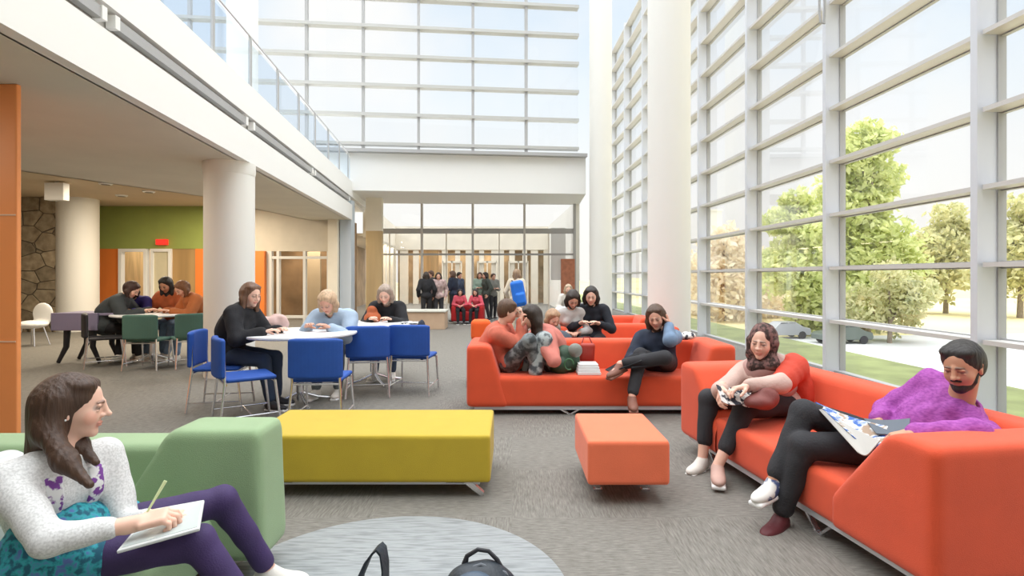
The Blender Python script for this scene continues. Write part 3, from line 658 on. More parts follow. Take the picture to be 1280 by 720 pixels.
# stone wall
def stone():
    m, nt, b = new_mat('stone'); N, L = nt.nodes, nt.links; tc = N.new('ShaderNodeTexCoord')
    mp = N.new('ShaderNodeMapping'); mp.inputs['Scale'].default_value = (1.0, 1, 1.45); L.new(tc.outputs['Object'], mp.inputs[0])
    v = N.new('ShaderNodeTexVoronoi'); v.feature = 'DISTANCE_TO_EDGE'; v.inputs['Scale'].default_value = 1.9; v.inputs['Randomness'].default_value = .8; L.new(mp.outputs[0], v.inputs['Vector'])
    v2 = N.new('ShaderNodeTexVoronoi'); v2.inputs['Scale'].default_value = 1.9; v2.inputs['Randomness'].default_value = .8; L.new(mp.outputs[0], v2.inputs['Vector'])
    n = N.new('ShaderNodeTexNoise'); n.inputs['Scale'].default_value = 5; n.inputs['Detail'].default_value = 6; L.new(tc.outputs['Object'], n.inputs['Vector'])
    r = N.new('ShaderNodeValToRGB'); r.color_ramp.elements[0].color = (.22, .17, .11, 1); r.color_ramp.elements[1].color = (.46, .38, .26, 1); r.color_ramp.elements[0].position = .3; r.color_ramp.elements[1].position = .7
    L.new(n.outputs[0], r.inputs[0]); hs = N.new('ShaderNodeHueSaturation'); sp = N.new('ShaderNodeSeparateColor'); L.new(v2.outputs['Color'], sp.inputs[0])
    ma = N.new('ShaderNodeMapRange'); ma.inputs['To Min'].default_value = .7; ma.inputs['To Max'].default_value = 1.25; L.new(sp.outputs[0], ma.inputs[0]); L.new(ma.outputs[0], hs.inputs['Value']); L.new(r.outputs[0], hs.inputs['Color'])
    g = N.new('ShaderNodeMapRange'); g.inputs['From Max'].default_value = .035; L.new(v.outputs['Distance'], g.inputs[0])
    mx = N.new('ShaderNodeMix'); mx.data_type = 'RGBA'; L.new(g.outputs[0], mx.inputs[0]); mx.inputs[6].default_value = (.10, .08, .055, 1); L.new(hs.outputs[0], mx.inputs[7]); L.new(mx.outputs[2], b.inputs['Base Color'])
    bp = N.new('ShaderNodeBump'); bp.inputs['Strength'].default_value = .8; bp.inputs['Distance'].default_value = .05; L.new(g.outputs[0], bp.inputs['Height']); L.new(bp.outputs[0], b.inputs['Normal'])
    b.inputs['Roughness'].default_value = .9; return m
struct(MB().box((-15.9, 15.0, 0), (-12.1, 15.3, 3.9)), 'wall_left', stone())
struct(MB().box((-15.9, 3, 0), (-15.7, 15.2, 3.9)), 'wall_side', mat('tan_wall', (.5, .4, .27)))
# near orange wall
Yo = 4.95; xo = (21-640)/F0*Yo
struct(MB().box((xo-2.6, Yo, 0), (xo, Yo+.05, 3.2)), 'wall_orange', orangel, bevel=.012)
for z in (2.04, .92): struct(MB().box((xo-2.6, Yo-.004, z-.006), (xo-.01, Yo+.001, z+.006)), 'trim_6', mat('seam', (.8, .55, .4), .5, bump=.01))

# ceiling items
def lamp_disc(px, py, zc, i, lab):
    Yc = (zc-1.5)*F0/(HY-py); x = (px-640)/F0*Yc
    o = empty('recessed_downlight', (x, Yc, zc), lab, 'light', 'recessed ceiling lights')
    MB().lathe((x, Yc, zc-.035), [(.12, 0), (.14, .02), (.14, .05)], 24).build('trim_ring', white, o)
    MB().lathe((x, Yc, zc-.04), [(.09, 0), (.09, .02)], 24).build('lens', mat('dark_lens', (.1, .08, .06), .3, bump=.01), o)
lamp_disc(186, 239, 3.62, 0, 'recessed downlight in the tan ceiling, closest to the white round column')
lamp_disc(132, 229, 3.62, 1, 'recessed downlight in the tan ceiling, nearest the camera')
lamp_disc(152, 244, 3.62, 2, 'recessed downlight in the tan ceiling, farthest towards the green wall')
Yq = 12.5
o = empty('hanging_box_sign', (P(67, 239, Yq).x, Yq, P(67, 250, Yq).z), 'blank white box hung below the ceiling in front of stone wall', 'sign box')
a = P(55, 250, Yq); b = P(79, 228, Yq); MB().box((a.x, Yq, a.z), (b.x, Yq+.18, b.z)).build('box', white, o, bevel=.01)
MB().box(((a.x+b.x)/2-.03, Yq+.06, b.z), ((a.x+b.x)/2+.03, Yq+.12, 3.65)).build('bracket', white, o)
a = P(195, 306, 16.9); b = P(208, 299, 16.9)
o = empty('exit_sign', (a.x, 16.9, a.z), 'small red exit sign over the white door frames on green wall', 'sign')
MB().box((a.x, 16.88, a.z), (b.x, 17.0, b.z)).build('face', mat('red_sign', (.8, .03, .02), .4, emit=.6, bump=.01), o)

# ------------------------------------------------------------------ long window wall on the right
Yk = [5.99+2.73*k for k in range(-2, 9)]
tz = [-.02+.82*k for k in range(15)]
for i, y in enumerate(Yk):
    x = GX(y); r = empty('window_%d' % (40+i), (x, y, 0), kind='structure')
    MB().box((x-.25, y-.045, 0), (x-.03, y+.045, 11.6)).build('mullion', alu, r)
    MB().box((x-.04, y-.06, 0), (x+.05, y+.06, 11.6)).build('mullion_cap', greyf, r)
    if i == len(Yk)-1: break
    y2 = Yk[i+1]
    for k, z in enumerate(tz):
        if k == 0: MB().seg((GX(y), y), (GX(y2), y2), -.12, 0, .04, -.0).build('sill', greyf, r); continue
        MB().seg((GX(y)+.03, y+.06), (GX(y2)+.03, y2-.06), -.24, z-.025, z+.025).build('transom', alud, r)
        MB().seg((GX(y)+.05, y+.06), (GX(y2)+.05, y2-.06), -.06, z-.04, z+.04).build('transom_cap', greyf, r)
    MB().seg((GX(y), y), (GX(y2), y2), -.015, 0, 11.6).build('glass_pane', glass(), r)
# hanging shade chain at the top
p = P(1022, 0, 8.4)
ch = MB().tube([(p.x, 8.35, 5.75), (p.x, 8.35, 5.45), (p.x+.02, 8.35, 5.28), (p.x+.07, 8.35, 5.26), (p.x+.08, 8.35, 5.5), (p.x+.08, 8.35, 9.5)], .018, 8).tube([(p.x, 8.35, 5.7), (p.x, 8.35, 9.5)], .018, 8)
tag(recenter(ch.build('shade_cord', greyf)), 'thin grey looped cord hanging high beside a window post', 'cord')

# ------------------------------------------------------------------ outside
grass = mat('lawn_green', (.27, .31, .12), .95, var=.3, vscale=1.5, bump=.4, bscale=14)
struct(MB().prism([(GX(-3)+.12, -3), (GX(-3)+1.9, -3), (GX(60)+1.9, 60), (GX(60)+.12, 60)], -.5, -.06), 'lawn', grass)
LOW = -4.5
field = mat('dry_field', (.72, .62, .32), .95, var=.14, vscale=.08)
struct(MB().prism([(GX(-3)+1.9, -30), (400, -30), (400, 500), (-120, 500), (-120, 62), (GX(60)+1.9, 60)], LOW-1, LOW), 'ground', field)
struct(MB().prism([(10, 20), (90, 20), (120, 66), (0, 52)], LOW, LOW+.02), 'road', mat('pale_asphalt', (.52, .53, .52), .9, var=.1, vscale=.5, stretch=(.2, 1.5, 1)))
for i, (xa, ya, xb, yb) in enumerate(((20, 41, 70, 47), (30, 36, 80, 40))):
    struct(MB().seg((xa, ya), (xb, yb), .5, LOW+.02, LOW+.05), 'road_marking', mat('pale_line', (.75, .75, .72), .8, var=.1))
# far hill
hv = []; hf_ = []
for i in range(61):
    for j in range(12):
        x = -60+i*9; y = 150+j*22; z = LOW+(1-math.exp(-j*.5))*(9+5*math.sin(i*.23)+2.5*math.sin(i*.61+j))*min(1, max(.25, (x-20)/120)); hv.append((x, y, z))
for i in range(60):
    for j in range(11): a = i*12+j; hf_.append((a, a+12, a+13, a+1))
m = MB(); m.add(hv, hf_); struct(m, 'hill', mat('hill_scrub', (.58, .50, .27), .95, var=.25, vscale=.05))

def leafmat(name, c, c2):
    m, nt, b = new_mat(name); N, L = nt.nodes, nt.links; oi = N.new('ShaderNodeTexCoord'); n = N.new('ShaderNodeTexNoise'); n.inputs['Scale'].default_value = 1.3; n.inputs['Detail'].default_value = 3
    L.new(oi.outputs['Object'], n.inputs['Vector']); r = N.new('ShaderNodeValToRGB'); r.color_ramp.elements[0].position = .38; r.color_ramp.elements[1].position = .62
    r.color_ramp.elements[0].color = (*c, 1); r.color_ramp.elements[1].color = (*c2, 1); L.new(n.outputs[0], r.inputs[0]); L.new(r.outputs[0], b.inputs['Base Color'])
    b.inputs['Roughness'].default_value = .8
    tr = N.new('ShaderNodeBsdfTranslucent'); L.new(r.outputs[0], tr.inputs[0]); ms = N.new('ShaderNodeMixShader'); ms.inputs[0].default_value = .45
    L.new(b.outputs[0], ms.inputs[1]); L.new(tr.outputs[0], ms.inputs[2]); L.new(ms.outputs[0], N['Material Output'].inputs[0]); return m
lg = leafmat('leaf_bright', (.56, .62, .24), (.86, .88, .46)); lo_ = leafmat('leaf_olive', (.54, .55, .28), (.80, .76, .46)); lp = leafmat('leaf_dry', (.80, .68, .50), (.92, .86, .70))
bark = mat('bark', (.30, .24, .18), .9, var=.3, bump=.4, bscale=6)
def tree(base, blobs, n, ls, lm, label, cat='tree', name='tree', trunk=True, group=None):
    root = empty(name, base, label, cat, group); B = Vector(base); rg = np.random.default_rng(int(abs(B.x*7+B.y*3)))
    tot = sum(b[3]*b[3] for b in blobs); vs = []
    for (x, y, z, r, rz) in blobs:
        k = int(n*r*r/tot); d = rg.normal(size=(k, 3)); d /= np.linalg.norm(d, axis=1)[:, None]
        rad = rg.uniform(.35, 1, k)**.5*(1+.16*np.sin(d[:, 0]*7+d[:, 2]*6+x)+.1*np.sin(d[:, 2]*13+y)); c = d*rad[:, None]*np.array([r, r, rz])+np.array([x, y, z])
        a = rg.normal(size=(k, 3)); a /= np.linalg.norm(a, axis=1)[:, None]; b = np.cross(a, rg.normal(size=(k, 3))); b /= np.linalg.norm(b, axis=1)[:, None]
        s = ls*rg.uniform(.6, 1.3, k)[:, None]
        vs.append(np.stack([c-a*s, c-b*s*.5, c+a*s, c+b*s*.5], 1).reshape(-1, 3))
    v = np.concatenate(vs); q = np.arange(len(v)).reshape(-1, 4); me = arr_mesh('foliage', v, q); me.materials.append(lm)
    me.polygons.foreach_set('use_smooth', np.zeros(len(q), bool)); link_mesh('foliage', me, root)
    if trunk:
        top = max(b[2] for b in blobs); t = MB(); R = .022*top+.06
        t.tube([(0, 0, 0), (.05*top*.2, 0, top*.4), (0, .1, top)], [R, R*.7, R*.2], 10)
        for x, y, z, r, rz in blobs[:6]: t.tube([(0, 0, z*.45), (x*.5, y*.5, z*.75), (x, y, z)], [R*.5, R*.3, R*.1], 7)
        t.build('trunk', bark, root, local=True)
    return root
def tpos(px, Y, z=LOW): p = P(px, 0, Y); return (p.x, Y, z)
def rb(Y, px0, px1, py0, py1, n, seed, r):       # blobs inside a pixel box, relative to the base
    rg = random.Random(seed); cxp = (px0+px1)/2; out = []
    for i in range(n):
        v = i/(n-1); py = py0+(py1-py0)*v; half = (px1-px0)/2*(.25+.75*math.sin(min(1, v*1.25+.05)*math.pi*.62))
        k = P(rg.uniform(cxp-half*.72, cxp+half*.72), py, Y); rr = r*(.55+.6*v)*rg.uniform(.85, 1.15)
        out.append((k.x-P(cxp, 0, Y).x, rg.uniform(-1.5, 1.5), k.z-LOW, rr, rr*.85))
    return out
tree(tpos(1082, 60), rb(60, 1030, 1140, 170, 372, 16, 3, 3.4), 15000, .42, lg, 'tall pale green tree behind the glass, highest crown of all')
tree(tpos(998, 57), rb(57, 958, 1040, 250, 395, 12, 5, 2.7), 9500, .38, lg, 'conical yellow green tree standing left of the tallest tree')
tree(tpos(1112, 50), rb(50, 1055, 1150, 335, 395, 7, 15, 2.0), 3500, .30, lo_, 'low olive tree with thin trunk at the foot of the tallest tree')
tree(tpos(1182, 90), rb(90, 1142, 1222, 272, 345, 9, 8, 4.2), 4500, .6, lo_, 'olive round tree on the hill between two window posts')
tree(tpos(1275, 80), rb(80, 1236, 1316, 258, 340, 9, 9, 4.4), 4500, .55, lo_, 'ochre green tree on the hill at the picture edge')
for i, (px, a, b, c) in enumerate(((905, 300, 370, 4.5), (935, 318, 385, 3.6), (880, 330, 385, 3.4))):
    tree(tpos(px, 75+i*6), rb(75+i*6, px-34, px+34, a, b, 8, 20+i, c), 2600, .6, lp, ('tall hazy tan thicket far behind the left panes', 'lower tan thicket beside the yellow green tree', 'faint tan thicket next to the round column')[i], 'bush', 'bush', trunk=True, group='dry thickets on the far field')
# distant tower
p = P(890, 264, 150); o = empty('distant_building', (p.x, 150, LOW), 'pale grey narrow tower block in the haze', 'building')
MB().box((p.x-2, 150, LOW), (p.x+2.6, 156, p.z)).build('wall', mat('haze_grey', (.72, .72, .72), .9, var=.03), o); MB().box((p.x-2.3, 149.8, p.z), (p.x+2.9, 156, p.z+.5)).build('roof', mat('haze_grey', (.72, .72, .72)), o)

def car(px, Y, body, lab):
    p = P(px, 0, Y); root = empty('car', (p.x, Y, LOW+.02), lab, 'car', rz=.1)
    pr = [(-2.3, .35), (-2.35, .8), (-2.1, 1.0), (-1.3, 1.1), (-.6, 1.6), (.9, 1.62), (1.6, 1.15), (2.3, 1.0), (2.4, .6), (2.3, .35)]
    m = MB(); n = len(pr)
    vs = [(x, -.9 if z < 1.2 else -.7, z) for x, z in pr]+[(x, .9 if z < 1.2 else .7, z) for x, z in pr]
    m.add(vs, [tuple(range(n-1, -1, -1)), tuple(range(n, 2*n))]+[(i, (i+1) % n, n+(i+1) % n, n+i) for i in range(n)])
    m.build('body', body, root, bevel=.08, local=True)
    g = MB()
    for sy in (-1, 1):
        g.add([(x, sy*y, z) for x, y, z in ((-1.1, .86, 1.12), (.1, .86, 1.12), (.1, .74, 1.54), (-.55, .74, 1.54))], [(0, 1, 2, 3)]); g.add([(x, sy*y, z) for x, y, z in ((.2, .86, 1.12), (1.35, .86, 1.14), (.85, .74, 1.54), (.2, .74, 1.54))], [(0, 1, 2, 3)])
    g.build('side_window', darkm, root, local=True)
    for x in (-1.45, 1.45):
        for y in (-.86, .86): MB().tube([(x, y-.1, .36), (x, y+.1, .36)], .36, 18).build('wheel', darkm, root, local=True)
car(978, 54, mat('car_silver', (.5, .52, .55), .3, .4, bump=.01), 'silver car parked on the road, left of the other car')
car(1052, 50, mat('car_dark', (.14, .17, .15), .3, .3, bump=.01), 'dark green car on the road behind a window post')

# ------------------------------------------------------------------ lounge furniture
def wedge_arm(x0, x1t, x1b, D, z0, z1, y0=0, sgn=1):
    """arm block: outer side at x0, inner side slanting from x1t (top) to x1b (seat level)"""
    sd = SDF(); s = sgn; lo = (min(x0, x1b)-.02, y0-.02, z0-.02); hi = (max(x0, x1b)+.02, D+.02, z1+.02)
    sd.planes([((-s, 0, 0), (x0, 0, 0)), ((s*(z1-.42), 0, (x1b-x1t)*s), (x1t, 0, z1)), ((0, -1, 0), (0, y0, 0)), ((0, 1, 0), (0, D, 0)), ((0, 0, -1), (0, 0, z0)), ((0, 0, 1), (0, 0, z1))], lo, hi, .055)
    return sd
def foot_v(x, y, root, d=.12, w=.13, m=None, zt=.1):
    mb = MB()
    mb.bar((x-w, y, zt), (x-.02, y, .012), .03, .016); mb.bar((x+w, y, zt), (x+.02, y, .012), .03, .016); mb.bar((x-.03, y, .008), (x+.03, y, .008), .04, .014)
    mb.build('foot', m or chrome, root, local=True)
def sofa(L, D, loc, rz, m, label, group=None, zb=.09, z1=.75, seat=.42, arms=(1, 1), h=.016, feet=(.25, .8), aw=.26, ab=.36, back=True, rail=True):
    root = empty('lounge_sofa', (0, 0, 0), label, 'sofa', group)
    if back:
        b = SDF(); b.planes([((0, -1, .25), (0, D-.24, z1)), ((0, 1, 0), (0, D, 0)), ((0, 0, 1), (0, 0, z1)), ((0, 0, -1), (0, 0, zb)), ((-1, 0, 0), (.03, 0, 0)), ((1, 0, 0), (L-.03, 0, 0))], (0, D-.5, zb-.03), (L, D+.03, z1+.03), .06)
        sdf_obj('backrest', b, h, m, root)
    s = SDF(); s.planes([((0, -1, 0), (0, .015, 0)), ((0, 1, 0), (0, D-.05, 0)), ((0, 0, 1), (0, 0, seat)), ((0, 0, -1), (0, 0, zb)), ((-1, 0, 0), (.03, 0, 0)), ((1, 0, 0), (L-.03, 0, 0))], (0, -.02, zb-.03), (L, D, seat+.03), .055)
    sdf_obj('seat', s, h, m, root)
    if arms[0]: sdf_obj('armrest', wedge_arm(0, aw, ab, D+.006, zb-.004, z1+.006), h, m, root)
    if arms[1]: sdf_obj('armrest', wedge_arm(L, L-aw, L-ab, D+.006, zb-.004, z1+.006, sgn=-1), h, m, root)
    if rail:
        MB().box((.08, .05, zb-.035), (L-.08, .09, zb+.01)).build('rail', alu, root, local=True); MB().box((.08, D-.12, zb-.035), (L-.08, D-.08, zb+.01)).build('rail', alu, root, local=True)
    for f in feet:
        for y in (.08, D-.12): foot_v(L*f, y, root, zt=zb-.02)
    root.location = loc; root.rotation_euler.z = rz
    return root
def unit(root, name, pl, lo, hi, m, h=.014, rnd=.05):
    s = SDF(); s.planes(pl, lo, hi, rnd); return sdf_obj(name, s, h, m, root)

# middle red sofa
sofa(2.9, .86, (-.49, 6.0, 0), 0, red, 'long red sofa in the middle, two people huddled at its left end', feet=(.385, .845), arms=(1, 1))
# rear sofas
sofa(1.9, .85, (.55, 8.15, 0), 0, red, 'red sofa behind the middle red sofa, beside round column', h=.022, feet=(.3, .8))
sofa(1.7, .85, (.85, 9.9, 0), 0, red, 'red sofa farthest back near the round column', h=.022, feet=(.3, .8))
sofa(1.02, .75, (-1.90, 17.4, 0), 0, mat('crimson_wool', (.36, .006, .008), .8, bump=.2, bscale=200), 'dark crimson sofa far back beside the beige planter box', z1=.56, seat=.38, h=.025, aw=.12, ab=.16)
# right red sofa: local x runs along its front from the near end to the far end
ang = math.atan2(2.48, -.36)
def big_sofa():
    Ls, D, zb, z1, seat = 2.52, 1.0, .13, .75, .40
    root = sofa(Ls, D, (0, 0, 0), 0, red, 'large red sofa along the window wall, holding two readers', zb=zb, z1=z1, seat=seat, h=.013, feet=(.33, .80), arms=(1, 1), aw=.27, ab=.56)
    # sofa() puts the depth to +y; mirror so that the back is on the window side
    for ch in root.children:
        me = ch.data; n = len(me.vertices); a = np.empty(n*3, np.float32); me.vertices.foreach_get('co', a); a = a.reshape(-1, 3); a[:, 1] *= -1; me.vertices.foreach_set('co', a.ravel()); me.flip_normals(); me.update()
    root.location = (1.83, 2.42, 0); root.rotation_euler.z = ang; return root
big_sofa()
# green sofa
gs = empty('lounge_sofa', (-2.2, 2.4, 0), 'sage green sofa the woman with the tablet sits on', 'sofa')
unit(gs, 'backrest', [((0, -1, 0), (0, 2.745, 0)), ((0, 1, 0), (0, 3.0, 0)), ((0, 0, 1), (0, 0, .67)), ((0, 0, -1), (0, 0, .1)), ((-1, 0, 0), (-3.3, 0, 0)), ((1, 0, 0), (-1.29, 0, 0))], (-3.35, 2.65, .05), (-1.2, 3.05, .7), green)
unit(gs, 'armrest', [((0, -1, .03), (0, 2.735, .7)), ((0, 1, 0), (0, 3.04, 0)), ((0, 0, 1), (0, 0, .745)), ((0, 0, -1), (0, 0, .10)), ((-.85, 0, .52), (-1.72, 0, .70)), ((1, 0, .04), (-1.235, 2.9, .7))], (-2.4, 2.65, .05), (-1.1, 3.1, .8), green)
unit(gs, 'seat', [((0, -1, 0), (0, 1.75, 0)), ((0, 1, 0), (0, 2.75, 0)), ((0, 0, 1), (0, 0, .325)), ((0, 0, -1), (0, 0, .1)), ((-1, 0, 0), (-3.3, 0, 0)), ((1, 0, 0), (-1.45, 0, 0))], (-3.35, 1.7, .05), (-1.4, 2.8, .35), green)
unit(gs, 'armrest', [((0, -1, 0), (0, 1.75, 0)), ((0, 1, 0), (0, 2.75, 0)), ((0, 0, 1), (0, 0, .66)), ((0, 0, -1), (0, 0, .1)), ((-1, 0, 0), (-3.3, 0, 0)), ((1, 0, .4), (-2.55, 0, .66))], (-3.35, 1.7, .05), (-2.3, 2.8, .7), green)
for x in (-3.1, -1.6):
    for y in (2.85, 1.95): MB().bar((x-.1, y, .12), (x, y, .01), .03).bar((x+.1, y, .12), (x, y, .01), .03).build('foot', chrome, gs)
# yellow bench
bn = empty('bench', (-.97, 4.14, 0), 'long mustard yellow upholstered bench without a back', 'bench')
unit(bn, 'cushion', [((0, -1, 0), (0, 3.77, 0)), ((0, 1, 0), (0, 4.52, 0)), ((0, 0, 1), (0, 0, .425)), ((0, 0, -1), (0, 0, .105)), ((-1, 0, 0), (-1.80, 0, 0)), ((1, 0, 0), (-.145, 0, 0))], (-1.85, 3.7, .08), (-.1, 4.6, .45), yellow, .010, .022)
m = MB().box((-1.72, 3.83, .075), (-.22, 3.87, .11)).box((-1.72, 4.4, .075), (-.22, 4.44, .11)); m.build('rail', alu, bn)
for x, d in ((-1.62, -.12), (-.33, .12)):
    for y in (3.84, 4.42):
        m = MB(); m.add([(x-d, y-.02, .09), (x, y-.02, .09), (x+d*.95, y-.02, 0), (x+d*1.15, y-.02, 0), (x+d*1.15, y-.02, .02), (x+d*.5, y-.02, .09),
                         (x-d, y+.02, .09), (x, y+.02, .09), (x+d*.95, y+.02, 0), (x+d*1.15, y+.02, 0), (x+d*1.15, y+.02, .02), (x+d*.5, y+.02, .09)],
                        [(5, 4, 3, 2, 1, 0), (6, 7, 8, 9, 10, 11), (1, 2, 8, 7), (2, 3, 9, 8), (3, 4, 10, 9), (4, 5, 11, 10), (0, 1, 7, 6), (5, 0, 6, 11)]); m.build('foot', chrome, bn)
# coral ottoman
ot = empty('ottoman', (.76, 4.0, 0), 'coral orange upholstered ottoman between bench and red sofa', 'ottoman')
unit(ot, 'cushion', [((0, -1, 0), (0, 3.64, 0)), ((0, 1, 0), (0, 4.40, 0)), ((0, 0, 1), (0, 0, .425)), ((0, 0, -1), (0, 0, .135)), ((-1, 0, 0), (.492, 0, 0)), ((1, 0, 0), (1.03, 0, 0))], (.45, 3.6, .1), (1.08, 4.45, .45), coral, .010, .025)
for x in (.6, .93):
    for y in (3.92, 4.25): MB().bar((x, y, .14), (x, y, 0), .04, .02).bar((x-.03, y, .008), (x+.03, y, .008), .04, .014).build('foot', chrome, ot)
# round grey rug
lam = pattern('grey_weave', (.20, .215, .22), (.31, .33, .335), (.25, .27, .275), scale=5, rough=.8, lo=.36, hi=.56, stretch=(1.2, 11, 1))
rg_ = MB().lathe((-.5945, 2.605, .001), [(.868, 0), (.872, .004), (.872, .008), (.866, .011)], 160).build('round_rug', lam)
tag(recenter(rg_), 'large round pale grey rug with fine streaks, bags lying on it', 'rug')

# ------------------------------------------------------------------ cafe tables, chairs
def cafe_table(x, y, r, label, z=.84, cloth=None):
    t = empty('cafe_table', (x, y, 0), label, 'table', 'round white cafe tables')
    MB().lathe((x, y, z-.035), [(r-.02, 0), (r, .012), (r, .028), (r-.006, .035)], 72).build('tabletop', mat('white_laminate', (.85, .86, .87), .35, bump=.01), t)
    MB().lathe((x, y, .04), [(.045, 0), (.045, z-.07)], 24).build('pole', chrome, t)
    for k in range(4):
        a = k*math.pi/2+.6; MB().tube([(x, y, .14), (x+.2*math.cos(a), y+.2*math.sin(a), .06), (x+.40*math.cos(a), y+.40*math.sin(a), .02)], .018, 8).build('leg', chrome, t)
    return t
cafe_table(-2.5, 6.6, .65, 'round white cafe table nearest the camera, woman in black at it')
cafe_table(-1.93, 7.85, .58, 'round white cafe table behind, next to the two adjoining blue chairs')
def blue_chair():
    r = empty('cafe_chair', (0, 0, 0)); w = .25
    s = SDF(); s.planes([((0, 0, 1), (0, 0, .50)), ((0, 0, -1), (0, 0, .455)), ((-1, 0, 0), (-w, 0, 0)), ((1, 0, 0), (w, 0, 0)), ((0, -1, 0), (0, -.24, 0)), ((0, 1, 0), (0, .24, 0))], (-.28, -.27, .43), (.28, .27, .53), .03)
    sdf_obj('seat', s, .012, blue, r)
    b = SDF()
    for k in range(13):
        x = -w+.03+k*(2*w-.06)/12; y = -.25-.04*(1-(x/w)**2)
        b.box((x, y, .695), (.045, .020, .185), None, .014, k=.035)
    sdf_obj('backrest', b, .011, blue, r)
    for sx in (-1, 1):
        MB().tube([(sx*.23, .22, .45), (sx*.25, .27, .01)], .013, 8).build('leg', chrome, r); MB().tube([(sx*.22, -.25, .84), (sx*.23, -.24, .46), (sx*.26, -.29, .01)], .013, 8).build('leg', chrome, r)
        MB().tube([(sx*.245, .26, .12), (sx*.255, -.275, .12)], .009, 8).build('stretcher', chrome, r)
    MB().tube([(-.24, .22, .44), (.24, .22, .44)], .012, 8).build('seat_rail', chrome, r); MB().tube([(-.24, -.23, .44), (.24, -.23, .44)], .012, 8).build('seat_rail', chrome, r); MB().tube([(-.25, 0, .12), (.25, 0, .12)], .009, 8).build('crossbar', chrome, r)
    return r
proto = blue_chair(); first = True
def put_chair(x, y, rz, label, m=None, sc=1):
    global first
    c = proto if first else copy_tree(proto); first = False
    c.location = (x, y, 0); c.rotation_euler.z = rz; tag(c, label, 'chair', 'cafe chairs at the round tables')
    return c
put_chair(-1.93, 5.72, .05, 'blue chair with its back squarely to camera at the front table')
c3 = put_chair(-2.72, 5.75, -.95, 'blue chair turned sideways in front of the near white table')
put_chair(-3.28, 6.35, -1.4, 'blue chair under the woman in the black sweater')
put_chair(-1.80, 7.1, .15, 'blue chair at the rear table, on the left of the adjoining pair')
put_chair(-1.26, 7.25, -.1, 'blue chair at the rear table, on the right of the adjoining pair')

# left group furniture
lt = cafe_table(-6.3, 9.8, .62, 'round white table on the far left among bent over people', z=.84)
teal = mat('teal_fabric', (.07, .16, .13), .8, bump=.2, bscale=200, var=.1)
def recolour(root, a, b):
    for ch in list(root.children)+[g for c_ in root.children for g in c_.children]:
        if ch.type == 'MESH' and ch.data.materials and ch.data.materials[0] == a:
            ch.data = ch.data.copy(); ch.data.materials[0] = b
g1 = put_chair(-5.86, 9.05, .08, 'dark teal chair with its back to the camera at far left table'); recolour(g1, blue, teal)
g2 = put_chair(-5.36, 9.3, .75, 'dark teal chair turned slightly right at the far left table'); recolour(g2, blue, teal)
g3 = put_chair(-6.75, 9.3, -.9, 'black chair below the grey jacket at far left table'); recolour(g3, blue, darkm)
# lavender bench
Yv = 9.6; lb = empty('side_bench', (P(95, 0, Yv).x, Yv, 0), 'lavender topped bench on curved dark legs by the stone wall', 'bench')
a = P(66, 413, Yv); b = P(124, 391, Yv)
MB().box((a.x, Yv-.05, a.z), (b.x, Yv+.0, b.z)).build('panel', mat('lavender', (.27, .24, .36), .6, bump=.05, var=.05), lb, bevel=.012)
MB().box((a.x+.02, Yv, b.z-.05), (b.x+.3, Yv+.6, b.z-.005)).build('top', mat('lavender', (.27, .24, .36)), lb, bevel=.012)
for x, dx in ((a.x+.22, -.16), (b.x-.12, .10)):
    for y in (Yv+.04, Yv+.5): MB().tube([(x, y, a.z+.05), (x-.02, y, a.z*.5), (x+dx, y, .012)], [.055, .045, .03], 10).build('leg', darkm, lb)
# beige planter box / low counter far back
bc = empty('low_counter', (-2.5, 15.9, 0), 'beige box shaped low counter in front of standing people', 'counter')
a = P(500, 412, 15.7); b = P(556, 388, 15.7)
MB().box((a.x, 15.7, 0), (b.x, 16.4, b.z-.05)).build('body', mat('counter_tan', (.50, .36, .25), .7, var=.08), bc, bevel=.01); MB().box((a.x-.03, 15.66, b.z-.05), (b.x+.03, 16.44, b.z)).build('top', mat('counter_top', (.62, .62, .56), .5, bump=.02), bc, bevel=.01)
# orange lounge chair
oc = empty('tub_chair', (-.42, 7.65, 0), 'round backed orange chair with a blue seat, behind the middle sofa', 'chair')
s = SDF(); s.box((-.42, 7.55, .77), (.135, .07, .15), None, .07); sdf_obj('backrest', s, .012, mat('orange_wool', (.88, .13, .02), .8, bump=.2, bscale=200), oc)
s = SDF(); s.box((-.42, 7.75, .50), (.19, .24, .07), None, .04); sdf_obj('seat', s, .014, blue, oc)
MB().bar((-.42, 7.56, .45), (-.42, 7.55, .68), .04).build('back_support', darkm, oc)
for sx in (-1, 1):
    for sy in (-1, 1): MB().tube([(-.42+sx*.15, 7.75+sy*.18, .45), (-.42+sx*.19, 7.75+sy*.22, .01)], .013, 8).build('leg', chrome, oc)
# small white chair by the stone wall
wc = empty('shell_chair', (P(41, 0, 12).x, 12, 0), 'small white shell chair beside the stone wall', 'chair')
X0 = P(41, 0, 12).x; s = SDF(); s.ell((X0-.02, 12, .46), (.28, .26, .09), k=.05); s.ell((X0+.05, 12.2, .68), (.22, .06, .24), k=.08); sdf_obj('seat_shell', s, .02, white, wc)
for sx in (-1, 1):
    for sy in (-1, 1): MB().tube([(X0+sx*.12, 12+sy*.12, .42), (X0+sx*.2, 12+sy*.2, .01)], .014, 8).build('leg', chrome, wc)

